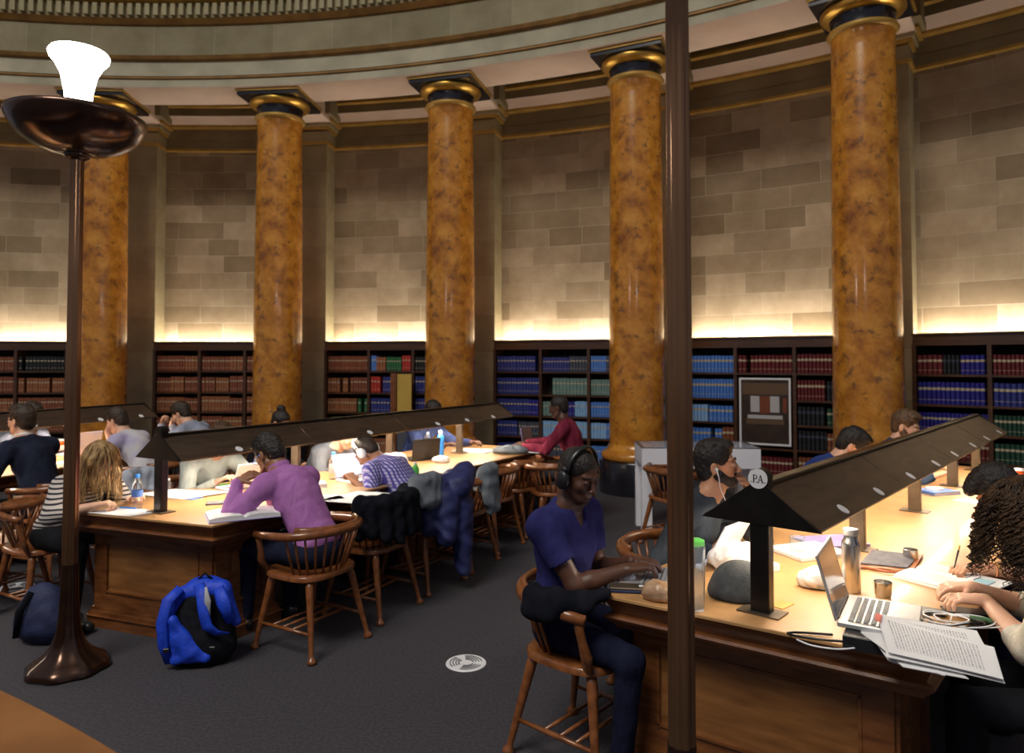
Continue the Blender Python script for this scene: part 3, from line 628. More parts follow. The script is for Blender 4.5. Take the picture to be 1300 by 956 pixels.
# ---------------------------------------------------------------- chairs
def make_chair():
    t = thing('library_chair', 'x', 'chair')
    ch = M['chair']
    # saddle seat
    mb = MB(); nn = 36; out = []
    for i in range(nn):
        q = 2*PI*i/nn; c, s = math.cos(q), math.sin(q)
        rx = .235; ry = .215 if s < 0 else .225; ex = .62
        out.append((rx*math.copysign(abs(c)**ex, c), ry*math.copysign(abs(s)**ex, s)))
    vs = []; fs = []
    for sc, z in ((.9, .425), (1, .435), (1, .458), (.965, .466), (.7, .458), (.35, .452)):
        for x, y in out:
            vs.append((x*sc, y*sc, z-(0 if sc > .9 else 0)))
    for i in range(5):
        for j in range(nn): a, b = i*nn+j, i*nn+(j+1) % nn; fs.append((a, b, b+nn, a+nn))
    fs.append(tuple(range(nn-1, -1, -1))); fs.append(tuple(range(5*nn, 6*nn))); mb.add(vs, fs); mb.build('seat', ch, t, angle=.9)
    # bow : back rail running into the arms
    pts = []; 
    for i in range(27):
        q = PI+PI*i/26; x = .285*math.cos(q); y = -.02+.255*math.sin(q)*1.0
        pts.append((x, y, .695+.02*max(0, -math.sin(q))))
    pts = [(-.265, .19, .68), (-.285, .10, .69)]+pts+[(.285, .10, .69), (.265, .19, .68)]
    mb = MB(); mb.tube(pts, [.020]*2+[.022]*27+[.020]*2, 10, flat=(1.15, 1.0), up=(0, 0, 1)); 
    mb.tube([(.262*math.cos(PI*1.12+PI*.76*i/14), -.02+.245*math.sin(PI*1.12+PI*.76*i/14), .725) for i in range(15)], .018, 8, flat=(1.5, .8), up=(0, 0, 1))
    mb.build('back_rail', ch, t, smooth=True)
    for i in range(13):
        q = PI*1.06+PI*.88*i/12
        b = (.19*math.cos(q), -.01+.185*math.sin(q), .46); a = (.28*math.cos(q), -.02+.25*math.sin(q), .70)
        mid = tuple((u+v)/2 for u, v in zip(a, b)); mb = MB(); mb.tube([b, mid, a], [.0075, .0095, .0065], 6); mb.build('spindle', ch, t, smooth=True)
    for s in (-1, 1):
        mb = MB(); mb.tube([(s*.200, .16, .455), (s*.235, .175, .53), (s*.245, .165, .58), (s*.262, .16, .64), (s*.27, .165, .685)], [.017, .020, .016, .016, .018], 8, flat=(1.5, .8), up=(0, 1, 0)); mb.build('arm_post', ch, t, smooth=True)
    for sx in (-1, 1):
        for sy in (-1, 1):
            top = Vector((sx*.165, sy*.15, .44)); bot = Vector((sx*.235, sy*.235-.01, 0))
            pr = [(0, .021), (.12, .024), (.3, .021), (.6, .0185), (.88, .0145), (.93, .016), (.955, .026), (.985, .028), (1, .02)]
            mb = MB(); mb.tube([top.lerp(bot, u) for u, _ in pr], [r for _, r in pr], 10); mb.build('leg', ch, t, smooth=True)
    mb = MB()
    for sx in (-1, 1): mb.tube([(sx*.212, -.2, .15), (sx*.218, 0, .155), (sx*.212, .2, .15)], [.009, .012, .009], 8)
    for y in (-.06, .02, .1): mb.tube([(-.215, y, .152), (.215, y, .152)], .0085, 8)
    mb.build('stretcher', ch, t, smooth=True)
    return t
_ch = [None]
def chair(x, y, F, label, group='low backed library chairs with spindle backs'):
    if _ch[0] is None: _ch[0] = make_chair(); c = _ch[0]
    else: c = copy_tree(_ch[0])
    c.location = (x, y, 0); c.rotation_euler = (0, 0, yawof(F)); tag(c, label, 'chair', group); return c
FL = (-.866, .5); FLr = (.866, -.5); FR = (.749, -.663); FRr = (-.749, .663); FF = (-.945, .326); FFr = (.945, -.326)
chair(.32, 3.15, FR, 'wooden spindle chair under the man wearing black headphones, nearest in front')
chair(-1.22, 4.36, FL, 'wooden spindle chair under the person in the purple shirt, nearest of its row')
chair(-.97, 4.95, (-.9, .43), 'wooden spindle chair with a black coat over its back, right of the purple shirt')
chair(-.70, 5.52, FL, 'wooden spindle chair under the checked shirt, piled with a navy puffer coat')
chair(-.44, 6.05, (-.9, .44), 'wooden spindle chair with a grey jacket hanging on its back rail')
chair(-.22, 6.62, FL, 'empty wooden spindle chair just beyond the one with the grey jacket')
chair(.03, 7.18, (-.88, .47), 'empty wooden spindle chair fifth in the row on the middle table')
chair(.42, 6.95, (-.2, .98), 'empty wooden spindle chair turned away, in front of the maroon jumper')
chair(.62, 7.72, FL, 'wooden spindle chair under the person in the maroon jumper')
chair(.86, 3.82, FR, 'wooden spindle chair under the bearded man behind the lamp pole')
chair(1.52, 6.6, (.9, .4), 'wooden spindle chair beside the white display case leg, seen left of the pole')
chair(2.02, 5.27, FR, 'wooden spindle chair under the person in blue bending behind the long hood')
chair(2.73, 5.85, FR, 'wooden spindle chair under the brown haired man at the far side of the right table')
chair(2.10, 2.42, FRr, 'wooden spindle chair under the curly haired person in the cream blouse')
chair(2.72, 3.22, FRr, 'wooden spindle chair under the dark haired writer at the right')
chair(-3.2, 4.92, FLr, 'wooden spindle chair under the person in the striped top')
chair(-3.73, 5.83, FF, 'wooden spindle chair under the man in the dark suit')
chair(-3.62, 5.02, (-.9, .3), 'empty wooden spindle chair at the left edge, in front of the dark suit')
chair(-3.45, 6.95, FF, 'wooden spindle chair under the person in the white and lilac T-shirt')
chair(-3.2, 7.85, FF, 'wooden spindle chair under the person in the pale blue shirt')
chair(-2.72, 5.78, FLr, 'wooden spindle chair under the grey jumper behind the middle table')
# ---------------------------------------------------------------- implicit surfaces for bodies and cloth
NR = np.random.RandomState(3)
NDIR = NR.randn(24, 3); NDIR /= np.linalg.norm(NDIR, axis=1)[:, None]; NPH = NR.rand(24)*6.28
def noise3(X, Y, Z, f, octs=6, seed=0):
    o = np.zeros(np.broadcast(X, Y, Z).shape, np.float32)
    for i in range(octs):
        d = NDIR[(i+seed) % 24]; q = f*(1+.35*i); o = o+np.sin((X*d[0]+Y*d[1]+Z*d[2])*q+NPH[(i*3+seed) % 24]+1.7*np.sin((Y*d[0]-Z*d[1]+X*d[2])*q*.6))
    return o/octs
class SD:
    """list of primitives blended in order; ops: u (union) s (subtract) c (clip by a half space, keep n.p<o)"""
    def __init__(s): s.p = []
    def cap(s, a, b, ra, rb=None, k=.02, op='u'): s.p.append(('cap', np.array(a, float), np.array(b, float), ra, ra if rb is None else rb, k, op)); return s
    def ell(s, c, r, R=None, k=.02, op='u'): s.p.append(('ell', np.array(c, float), np.array(r, float), np.eye(3) if R is None else np.array(R), None, k, op)); return s
    def clip(s, pt, n, k=.004): s.p.append(('clip', np.array(pt, float), np.array(n, float)/np.linalg.norm(n), None, None, k, 'c')); return s
    def noise(s, amp, f, seed=0): s.p.append(('noise', amp, f, seed, None, 0, 'n')); return s
    def field(s, org, h, n):
        ax = [org[i]+h*np.arange(n[i], dtype=np.float32) for i in range(3)]
        F = np.full(n, .5, np.float32)
        for kind, a, b, c, d, k, op in s.p:
            if kind == 'clip':
                X, Y, Z = ax[0][:, None, None], ax[1][None, :, None], ax[2][None, None, :]
                v = ((X-a[0])*b[0]+(Y-a[1])*b[1]+(Z-a[2])*b[2]).astype(np.float32)
                F = np.maximum(F, v); continue
            if kind == 'noise':
                m = np.abs(F) < .08
                if m.any():
                    I = np.nonzero(m); F[m] += a*noise3(ax[0][I[0]], ax[1][I[1]], ax[2][I[2]], b, seed=c)
                continue
            if kind == 'cap': r = max(c, d); lo = np.minimum(a, b)-r-2*k-2*h; hi = np.maximum(a, b)+r+2*k+2*h
            else: r = b.max(); lo = a-r-2*k-2*h; hi = a+r+2*k+2*h
            i0 = [max(0, int((lo[i]-org[i])/h)) for i in range(3)]; i1 = [min(n[i], int((hi[i]-org[i])/h)+2) for i in range(3)]
            if any(i1[i] <= i0[i] for i in range(3)): continue
            X = ax[0][i0[0]:i1[0]][:, None, None]; Y = ax[1][i0[1]:i1[1]][None, :, None]; Z = ax[2][i0[2]:i1[2]][None, None, :]
            if kind == 'cap':
                ab = b-a; L2 = max(1e-9, float(ab @ ab)); t = np.clip(((X-a[0])*ab[0]+(Y-a[1])*ab[1]+(Z-a[2])*ab[2])/L2, 0, 1)
                D = np.sqrt((X-a[0]-t*ab[0])**2+(Y-a[1]-t*ab[1])**2+(Z-a[2]-t*ab[2])**2)-(c+t*(d-c))
            else:
                x, y, z = X-a[0], Y-a[1], Z-a[2]
                q = [c[0][i]*x+c[1][i]*y+c[2][i]*z for i in range(3)]
                k0 = np.sqrt(sum((q[i]/b[i])**2 for i in range(3))); k1 = np.sqrt(sum((q[i]/b[i]**2)**2 for i in range(3)))
                D = k0*(k0-1)/np.maximum(k1, 1e-6)
            sl = tuple(slice(i0[i], i1[i]) for i in range(3)); f = F[sl]; D = D.astype(np.float32)
            if op == 'u': hh = np.clip(.5+.5*(f-D)/k, 0, 1); F[sl] = f*(1-hh)+D*hh-k*hh*(1-hh)
            else: hh = np.clip(.5-.5*(f+D)/k, 0, 1); F[sl] = f*(1-hh)-D*hh+k*hh*(1-hh)
        return F
    def bounds(s):
        lo = np.full(3, 9.); hi = -lo
        for kind, a, b, c, d, k, op in s.p:
            if op != 'u': continue
            if kind == 'cap': r = max(c, d); lo = np.minimum(lo, np.minimum(a, b)-r); hi = np.maximum(hi, np.maximum(a, b)+r)
            else: lo = np.minimum(lo, a-b.max()); hi = np.maximum(hi, a+b.max())
        return lo-.03, hi+.03
def snet(F, org, h):
    s = F < 0; n = F.shape
    c = np.zeros((n[0]-1, n[1]-1, n[2]-1), np.uint8)
    off = [(i, j, k) for i in (0, 1) for j in (0, 1) for k in (0, 1)]
    for o in off: c += s[o[0]:n[0]-1+o[0], o[1]:n[1]-1+o[1], o[2]:n[2]-1+o[2]]
    m = (c > 0) & (c < 8); I = np.stack(np.nonzero(m), 1)
    if len(I) == 0: return np.zeros((0, 3)), np.zeros((0, 4), int)
    idx = -np.ones(c.shape, np.int32); idx[m] = np.arange(len(I))
    acc = np.zeros((len(I), 3)); cnt = np.zeros(len(I))
    for ax in range(3):
        for u in (0, 1):
            for v in (0, 1):
                o = [0, 0, 0]; oth = [q for q in range(3) if q != ax]; o[oth[0]] = u; o[oth[1]] = v; a = I+o; b = a.copy(); b[:, ax] += 1
                fa = F[a[:, 0], a[:, 1], a[:, 2]]; fb = F[b[:, 0], b[:, 1], b[:, 2]]; mm = (fa < 0) != (fb < 0)
                t = np.where(mm, fa/np.where(mm, fa-fb, 1), 0); P = a.astype(float); P[:, ax] += t; acc[mm] += P[mm]; cnt[mm] += 1
    V = org+h*acc/cnt[:, None]; Q = []
    for ax in range(3):
        u, v = [q for q in range(3) if q != ax]
        a = [slice(0, n[q]) for q in range(3)]; a[u] = slice(1, n[u]-1); a[v] = slice(1, n[v]-1)
        a0 = list(a); a0[ax] = slice(0, n[ax]-1); a1 = list(a); a1[ax] = slice(1, n[ax])
        A = s[tuple(a0)]; B = s[tuple(a1)]
        for flip in (False, True):
            mm = (A & ~B) if not flip else (~A & B); E = np.stack(np.nonzero(mm), 1); E[:, u] += 1; E[:, v] += 1
            if not len(E): continue
            def g(du, dv): e = E.copy(); e[:, u] += du; e[:, v] += dv; return idx[e[:, 0], e[:, 1], e[:, 2]]
            q = np.stack([g(-1, -1), g(0, -1), g(0, 0), g(-1, 0)], 1)
            if flip != (ax == 1): q = q[:, ::-1]
            Q.append(q)
    return V, np.concatenate(Q)
def sdmesh(sd, h, fine=()):
    """fine = [(centre, half size, h)] regions re-sampled more finely inside the same surface"""
    lo, hi = sd.bounds(); n = tuple(int((hi[i]-lo[i])/h)+2 for i in range(3))
    V, Q = snet(sd.field(lo, h, n), lo, h); Vs = [V]; Qs = []
    if len(Q): cen = V[Q].mean(1)
    keep = np.ones(len(Q), bool)
    for c, hs, hf in fine:
        c = np.array(c); hs = np.array(hs); keep &= ~np.all(np.abs(cen-c) < hs-h*.9, axis=1)
    Qs.append(Q[keep]); nv = len(V)
    for c, hs, hf in fine:
        c = np.array(c, float); hs = np.array(hs); l = c-hs; nn = tuple(int(2*hs[i]/hf)+2 for i in range(3))
        V2, Q2 = snet(sd.field(l, hf, nn), l, hf)
        if len(V2): Vs.append(V2); Qs.append(Q2+nv); nv += len(V2)
    return np.concatenate(Vs), np.concatenate(Qs)
def sdobj(name, sd, h, mt, parent=None, fine=(), loc=None, rot=None):
    V, Q = sdmesh(sd, h, fine); return npmesh(name, V, Q, mt, parent, loc, rot)
def npmesh(name, V, Q, mt, parent=None, loc=None, rot=None):
    me = bpy.data.meshes.new(name); me.vertices.add(len(V)); me.vertices.foreach_set('co', V.astype(np.float32).ravel())
    me.loops.add(Q.size); me.loops.foreach_set('vertex_index', Q.astype(np.int32).ravel())
    me.polygons.add(len(Q)); me.polygons.foreach_set('loop_start', np.arange(0, Q.size, 4, dtype=np.int32))
    me.polygons.foreach_set('use_smooth', np.ones(len(Q), bool)); me.materials.append(mt); me.update(calc_edges=True); me.validate()
    return link(name, me, parent, loc, rot)
# ---------------------------------------------------------------- people
def skinmat(n, c, k=1.25): 
    m = mat('skin_'+n, c, tuple(min(1, x*k) for x in c), scale=7, rough=.48, bump=.06, bscale=140)
    m.node_tree.nodes['Principled BSDF'].inputs['Subsurface Weight'].default_value = .08; return m
SK_ = dict(dark=skinmat('dark', (.075, .030, .018)), brown=skinmat('brown', (.26, .12, .065)), tan=skinmat('tan', (.46, .23, .135)), fair=skinmat('fair', (.62, .36, .25)))
def hairmat(n, a, b, rough=.45): return mat('hair_'+n, a, b, scale=38, rough=rough, bump=.7, bscale=160, stretch=(1, 1, .35))
HRX = 0
HR = dict(black=hairmat('black', (.006, .005, .005), (.018, .013, .011)), dark=hairmat('dark_brown', (.018, .010, .006), (.045, .026, .015)), brown=hairmat('brown', (.07, .035, .016), (.15, .08, .035)), blond=hairmat('blond', (.16, .085, .03), (.50, .32, .14)), curl=hairmat('chestnut', (.018, .009, .004), (.09, .042, .014)))
def cloth(n, a, b=None, bump=.45): return mat('cloth_'+n, a, b or tuple(min(1, x*1.3) for x in a), scale=9, rough=.9, bump=min(1, bump*2.2), bscale=20, stretch=(1, 1.6, .6), spec=.15)
V3 = lambda *a: np.array(a, float)
def unit(v): v = np.array(v, float); return v/np.linalg.norm(v)
def ik(sh, w, l1, l2, pole):
    d = w-sh; L = np.linalg.norm(d)
    if L > (l1+l2)*.985: w = sh+d/L*(l1+l2)*.985; d = w-sh; L = np.linalg.norm(d)
    a = (l1*l1-l2*l2+L*L)/(2*L); hh = math.sqrt(max(1e-6, l1*l1-a*a)); u = d/L; p = pole-u*(pole @ u); p = p/np.linalg.norm(p)
    return sh+u*a+p*hh, w
def rotv(v, ax, a): ax = unit(ax); return v*math.cos(a)+np.cross(ax, v)*math.sin(a)+ax*(ax @ v)*(1-math.cos(a))
def hand_sd(sd, W, D, N, T, pose='relax', k=.007, s=1.):
    D = unit(D); N = unit(N-D*(N @ D)); T0 = np.cross(D, N); T = T0 if T0 @ T > 0 else -T0
    curls = dict(relax=(.35, .5, .35), type=(.30, .65, .45), fist=(1.25, 1.45, .8), flat=(.08, .12, .08), pen=(.75, 1.05, .6), hold=(.8, .8, .5), cheek=(.35, .45, .3))[pose]
    kn = []
    for i in range(4):
        b = W+(D*(.088-.004*abs(i-1.2))+T*(.030-.021*i))*s; kn.append(b); sd.cap(W+T*(.016-.011*i)*s, b, .0165*s, .0125*s, k=.012)
    ln = (.072, .080, .074, .058); ax = np.cross(D, N)
    for i in range(4):
        p = kn[i]; d = unit(D+T*(.10-.07*i)); a = 0
        cf = curls if not (pose == 'pen' and i == 0) else (.55, .75, .4)
        if pose == 'type' and i == 0: cf = (.15, .45, .3)
        for j, (fr, r0, r1) in enumerate(((.45, .0095, .0088), (.31, .0088, .0080), (.24, .0080, .0068))):
            a += cf[j]*(1+.06*i); dd = rotv(d, ax, a); q = p+dd*ln[i]*fr*s; sd.cap(p, q, r0*s, r1*s, k=.004); p = q
    b = W+(D*.028+T*.030)*s; t1 = unit(D*.65+T*.75+N*.25); q = b+t1*.042*s; sd.cap(W+D*.02+T*.012, b, .016*s, .0155*s, k=.012); sd.cap(b, q, .0135*s, .0105*s, k=.006)
    t2 = unit(D*.95+T*.15+N*(.45 if pose in ('pen', 'fist', 'hold') else .15)); sd.cap(q, q+t2*.032*s, .0100*s, .0078*s, k=.004)
def headR(yaw, pitch, roll=0):
    """columns = head's x (right), y (forward), z (up) axes"""
    cy, sy = math.cos(yaw), math.sin(yaw); cp, sp = math.cos(pitch), math.sin(pitch); cr, sr = math.cos(roll), math.sin(roll)
    Rz = np.array([[cy, -sy, 0], [sy, cy, 0], [0, 0, 1]]); Rx = np.array([[1, 0, 0], [0, cp, -sp], [0, sp, cp]]); Ry = np.array([[cr, 0, sr], [0, 1, 0], [-sr, 0, cr]])
    return Rz @ Rx @ Ry
def person(label, x, y, F, skin='fair', hair='dark', style='short', lean=.3, low=.8, slide=0., head=(0, -.3), roll=0., side=0., L=None, Rr=None, Lp='relax', Rp='relax', LN=(0, 0, -1), RN_=(0, 0, -1), LD=None, RD=None,
           top=None, topname='shirt', sleeve='long', legs=None, h=.010, hf=.005, beard=None, scale=1., seat=.46, hairh=.005, collar=None, world=True, poleL=None, poleR=None, neckpitch=0., detail=False, hood_=False, build=1., vneck=False, legspread=.1, feet=True):
    rz = yawof(F); t = thing('person', label, 'person', (x, y, 0), rz)
    ca, sa = math.cos(-rz), math.sin(-rz)
    def w2l(p): px, py = p[0]-x, p[1]-y; return V3(px*ca-py*sa, px*sa+py*ca, p[2])
    def d2l(p): return V3(p[0]*ca-p[1]*sa, p[0]*sa+p[1]*ca, p[2])
    s = scale; dr = lambda a: V3(side*math.sin(max(a, .2)), math.sin(a), math.cos(a))/math.sqrt(1+(side*math.sin(max(a, .2)))**2)
    hip = V3(0, -.06+slide, seat+.09); l1 = lean*low
    waist = hip+dr(l1)*.17*s; chest = waist+dr(lean)*.19*s; nb = chest+dr(lean*1.25)*.165*s
    up_ = dr(lean); X = unit(V3(1, 0, 0)-up_*up_[0]); fw = np.cross(up_, X)*1.; fw = unit(np.cross(up_, X)) if np.cross(up_, X)[1] > 0 else -unit(np.cross(up_, X))
    Rm = np.stack([X, fw, up_], 1); bw = build
    shl = nb-up_*.055*s-X*.175*s*bw; shr = nb-up_*.055*s+X*.175*s*bw
    HR_ = headR(head[0], head[1], roll)
    nk = nb+dr(lean*1.3+neckpitch)*.075*s; hc = nk+HR_ @ V3(0, .022, .105)*s
    Lw = w2l(L) if L is not None else V3(-.2, .30, .72); Rw = w2l(Rr) if Rr is not None else V3(.2, .30, .72)
    pl = d2l(poleL) if poleL is not None else V3(-.7, -.4, -1); pr = d2l(poleR) if poleR is not None else V3(.7, -.4, -1)
    el, Lw = ik(shl, Lw, .29*s, .25*s, pl); er, Rw = ik(shr, Rw, .29*s, .25*s, pr)
    B = SD()
    # torso core
    B.ell(hip+V3(0, .02, 0), V3(.155*bw, .115, .12)*s, Rm, k=.05)
    B.ell(waist, V3(.135*bw, .095, .13)*s, Rm, k=.06); B.ell(chest, V3(.150*bw, .105, .165)*s, Rm, k=.06)
    B.cap(shl+X*.03, shr-X*.03, .050*s, k=.06); B.cap(nb-up_*.02, nk, .058*s, .052*s, k=.04)
    for a in (shl, shr): B.cap(nk-up_*.02, a, .038*s, .045*s, k=.04)
    def arm(S, E_, W_): B.cap(S, E_, .050*s*bw, .040*s, k=.03); B.cap(E_, E_+(W_-E_)*.3, .041*s, .041*s, k=.02); B.cap(E_+(W_-E_)*.3, W_, .041*s, .026*s, k=.02)
    arm(shl, el, Lw); arm(shr, er, Rw)
    # neck and head
    def H(*p): return hc+HR_ @ (V3(*p)*s)
    B.cap(nk-up_*.03, H(0, -.025, -.055), .055*s, .051*s, k=.025)
    B.ell(H(0, -.014, .03), V3(.075, .094, .083)*s, HR_, k=.02); B.ell(H(0, .028, -.035), V3(.057, .060, .080)*s, HR_, k=.025)
    B.ell(H(0, .052, -.093), V3(.033, .030, .026)*s, HR_, k=.025)
    for q in (-1, 1):
        B.cap(H(q*.052, .0, -.060), H(q*.016, .055, -.097), .018*s, .016*s, k=.02); B.ell(H(q*.036, .055, -.032), V3(.024, .022, .022)*s, HR_, k=.02)
        B.ell(H(q*.031, .096, -.004), V3(.017, .014, .011)*s, HR_, k=.010, op='s')
        B.ell(H(q*.0785, -.010, -.016), V3(.008, .019, .031)*s, headR(head[0]+q*.3, head[1], roll), k=.006); B.ell(H(q*.086, -.004, -.012), V3(.004, .010, .016)*s, HR_, k=.004, op='s')
        B.ell(H(q*.030, .0805, -.006), V3(.0135, .0125, .0115)*s, HR_, k=.003)
        B.cap(H(q*.014, .086, .016), H(q*.045, .074, .020), .0085*s, .006*s, k=.012)
    B.cap(H(0, .088, .004), H(0, .108, -.040), .0075*s, .0115*s, k=.010)
    for q in (-1, 1): B.ell(H(q*.011, .100, -.044), V3(.0085, .010, .0075)*s, HR_, k=.006)
    B.cap(H(-.017, .083, -.066), H(.017, .083, -.066), .0065*s, k=.006); B.cap(H(-.014, .0825, -.077), H(.014, .0825, -.077), .0075*s, k=.006)
    B.cap(H(-.018, .0925, -.0715), H(.018, .0925, -.0715), .0022*s, k=.003, op='s')
    Bf = [(H(0, .01, -.01), V3(.15, .15, .16)*s, hf)]
    # hands
    for W_, E_, pose, N_, D_, sg in ((Lw, el, Lp, LN, LD, 1), (Rw, er, Rp, RN_, RD, -1)):
        N_ = d2l(N_); D = d2l(D_) if D_ is not None else unit(W_-E_); D = unit(D)
        T = np.cross(N_, D)*sg  # thumb side
        hand_sd(B, W_, D, N_, T, pose, s=s); Bf.append((W_+D*.08*s, V3(.115, .115, .115)*s, min(hf, .0042)))
    body = sdobj('body', B, h, SK_[skin], t, fine=Bf)
    # garment top
    if top is not None:
        T_ = SD(); g = .014
        T_.ell(hip+V3(0, .015, .035), V3(.165*bw, .125, .10)*s, Rm, k=.05); T_.ell(waist, V3(.150*bw, .112, .145)*s, Rm, k=.07); T_.ell(chest, V3(.166*bw, .122, .175)*s, Rm, k=.07)
        T_.ell(chest+fw*.055*s-up_*.02, V3(.12*bw, .07, .09)*s, Rm, k=.05)
        T_.cap(shl+X*.02, shr-X*.02, .066*s, k=.06)
        for a in (shl, shr): T_.cap(nb+up_*.02, a, .050*s, .058*s, k=.04)
        for S, E_, W_ in ((shl, el, Lw), (shr, er, Rw)):
            if sleeve == 'long': T_.cap(S, E_, .068*s*bw, .054*s, k=.035); T_.cap(E_, E_+(W_-E_)*.93, .054*s, .038*s, k=.02)
            elif sleeve == 'roll': T_.cap(S, E_, .070*s*bw, .058*s, k=.035); T_.cap(E_, E_+(W_-E_)*.25, .056*s, .052*s, k=.02)
            else: T_.cap(S, S+(E_-S)*.62, .069*s*bw, .064*s, k=.035)
        # neck opening
        T_.cap(nb+up_*.03+fw*.012, nk+up_*.12+fw*.02, .058*s, .075*s, k=.012, op='s')
        if vneck: T_.ell(nb+up_*.01+fw*.085, V3(.045, .06, .085)*s, Rm, k=.012, op='s')
        T_.noise(.0065 if sleeve != 'short' else .0045, 26, seed=int(abs(x*7+y*13)) % 20)
        if sleeve == 'short':
            for S, E_ in ((shl, el), (shr, er)):
                u = unit(E_-S); e0 = S+u*.175*s
                T_.cap(e0+u*.055, e0+u*.12, .075, k=.002, op='s')
        sdobj(topname, T_, h if not detail else h*.8, top, t)
        if collar is not None:
            mb = MB(); pts = []
            for i in range(22):
                q = -PI*.42+2*PI*.92*i/21; pts.append(tuple(nb+up_*(.055-.02*math.cos(q-PI/2*0)*0)+X*math.cos(q+PI/2+.1)*.066*s+fw*(math.sin(q+PI/2+.1)*.062*s+.012)))
            mb.tube(pts, .016*s, 6, flat=(1.3, .5), up=tuple(up_)); mb.build('collar', collar, t, smooth=True)
    # legs
    if legs is not None:
        G = SD(); sp = legspread
        for q in (-1, 1):
            a = hip+V3(q*.085, .05, -.015); kn = V3(q*(.10+sp*.6), hip[1]+.44*s, seat+.055); an = V3(q*(.09+sp*.7), hip[1]+.44*s+.02-.06*(q > 0), .09)
            G.cap(a, kn, .088*s, .064*s, k=.04); G.cap(kn, an, .060*s, .046*s, k=.02)
        G.ell(hip+V3(0, .015, -.015), V3(.178*bw, .14, .115)*s, k=.06); G.noise(.004, 24)
        G.clip(V3(0, 0, seat-.45+.075), V3(0, 0, -1)); sdobj('trousers', G, h*1.2, legs, t)
        for q in (-1, 1):
            an = V3(q*(.09+sp*.7), hip[1]+.44*s+.02-.06*(q > 0), .0); Sx = SD(); Sx.cap(an+V3(0, -.02, .055), an+V3(0, .03, .07), .042, .045, k=.02); Sx.cap(an+V3(0, 0, .04), an+V3(q*.02, .17, .036), .042, .036, k=.03); Sx.clip(V3(0, 0, .004), V3(0, 0, -1)); sdobj('shoe', Sx, .009, M['blackplastic'], t)
    # hair
    hm = HR[hair]
    if style:
        G = SD()
        if style in ('short', 'crop', 'bun', 'flop'):
            e = .003 if style == 'crop' else .006
            G.ell(H(0, -.018, .036), V3(.078+e, .096+e, .085+e*1.3)*s, HR_, k=.01)
            G.ell(H(0, -.055, -.02), V3(.068+e*.6, .052+e*.6, .075)*s, HR_, k=.02)
            if style in ('short', 'flop'): G.ell(H(0, .045, .092), V3(.055, .05, .030)*s, HR_, k=.02); G.ell(H(.0, -.01, .105), V3(.06, .07, .028)*s, HR_, k=.02)
            if style == 'flop': G.ell(H(-.01, .085, .075), V3(.05, .035, .028)*s, HR_, k=.02)
            G.ell(H(0, .092, -.035), V3(.078, .072, .088)*s, HR_, k=.012, op='s')
            for q in (-1, 1): G.ell(H(q*.085, .002, -.028), V3(.030, .030, .045)*s, HR_, k=.008, op='s'); G.ell(H(q*.08, .05, -.05), V3(.035, .05, .06)*s, HR_, k=.008, op='s')
            G.clip(H(0, 0, -.068), HR_ @ V3(0, .15, -1))
            if style == 'bun': G.ell(H(0, -.05, .135), V3(.045, .045, .04)*s, HR_, k=.012)
            G.noise(.0015 if style == 'crop' else .0055, 60 if style == 'crop' else 95)
        elif style == 'long':
            G.ell(H(0, -.018, .036), V3(.090, .108, .098)*s, HR_, k=.01); G.ell(H(0, -.06, -.06), V3(.085, .06, .14)*s, HR_, k=.03)
            for q in (-1, 1): G.cap(H(q*.075, .02, .02), H(q*.085, .03, -.19), .035*s, .03*s, k=.03)
            G.ell(H(0, .098, -.03), V3(.062, .07, .085)*s, HR_, k=.012, op='s'); G.noise(.006, 60)
        sdobj('hair', G, hairh, hm, t)
    if beard:
        G = SD(); G.ell(H(0, .054, -.088), V3(.043, .042, .033)*s, HR_, k=.02)
        for q in (-1, 1): G.cap(H(q*.056, .010, -.055), H(q*.018, .060, -.092), .029*s, .027*s, k=.015); G.cap(H(q*.068, .006, -.03), H(q*.056, .012, -.06), .009*s, .020*s, k=.012)
        G.cap(H(-.020, .084, -.056), H(.020, .084, -.056), .0085*s, k=.008)
        G.ell(H(0, .095, -.071), V3(.022, .016, .009)*s, HR_, k=.004, op='s'); G.noise(.0012, 120); sdobj('beard', G, .0035, HR[beard], t)
    for q in (-1, 1):
        if detail != 'open':
            mb = MB(); mb.tube([tuple(H(q*.019, .0915, -.0105)), tuple(H(q*.030, .0945, -.0140)), tuple(H(q*.042, .0865, -.0110))], [.0010*s, .0016*s, .0010*s], 5); mb.build('eyelashes', M['ink'], t, smooth=True)
            mb = MB(); mb.tube([tuple(H(q*.014, .0955, .0165)), tuple(H(q*.031, .0915, .023)), tuple(H(q*.048, .078, .017))], [.0030*s, .0034*s, .002*s], 6, flat=(1, .7)); mb.build('eyebrow', hm, t, smooth=True)
    if detail == 'open':
        for q in (-1, 1):
            mb = MB(); c_ = H(q*.030, .0845, -.0065); mb.lathe([(0, -.0105), (.006, -.009), (.0102, -.003), (.0105, 0), (.0102, .003), (.006, .009), (0, .0105)], 14, c=tuple(c_)); mb.build('eye', M['eyewhite'], t, smooth=True)
            mb = MB(); c_ = H(q*.029, .0915, -.0085); mb.lathe([(0, -.0042), (.0035, -.0025), (.0042, 0), (.0035, .0025), (0, .0042)], 10, c=tuple(c_)); mb.build('iris', M['blackplastic'], t, smooth=True)
            mb = MB(); mb.tube([tuple(H(q*.014, .0955, .0165)), tuple(H(q*.031, .0915, .023)), tuple(H(q*.048, .078, .017))], [.0042*s, .0046*s, .002*s], 6, flat=(1, .7)); mb.build('eyebrow', hm, t, smooth=True)
    t['_'] = 0; del t['_']
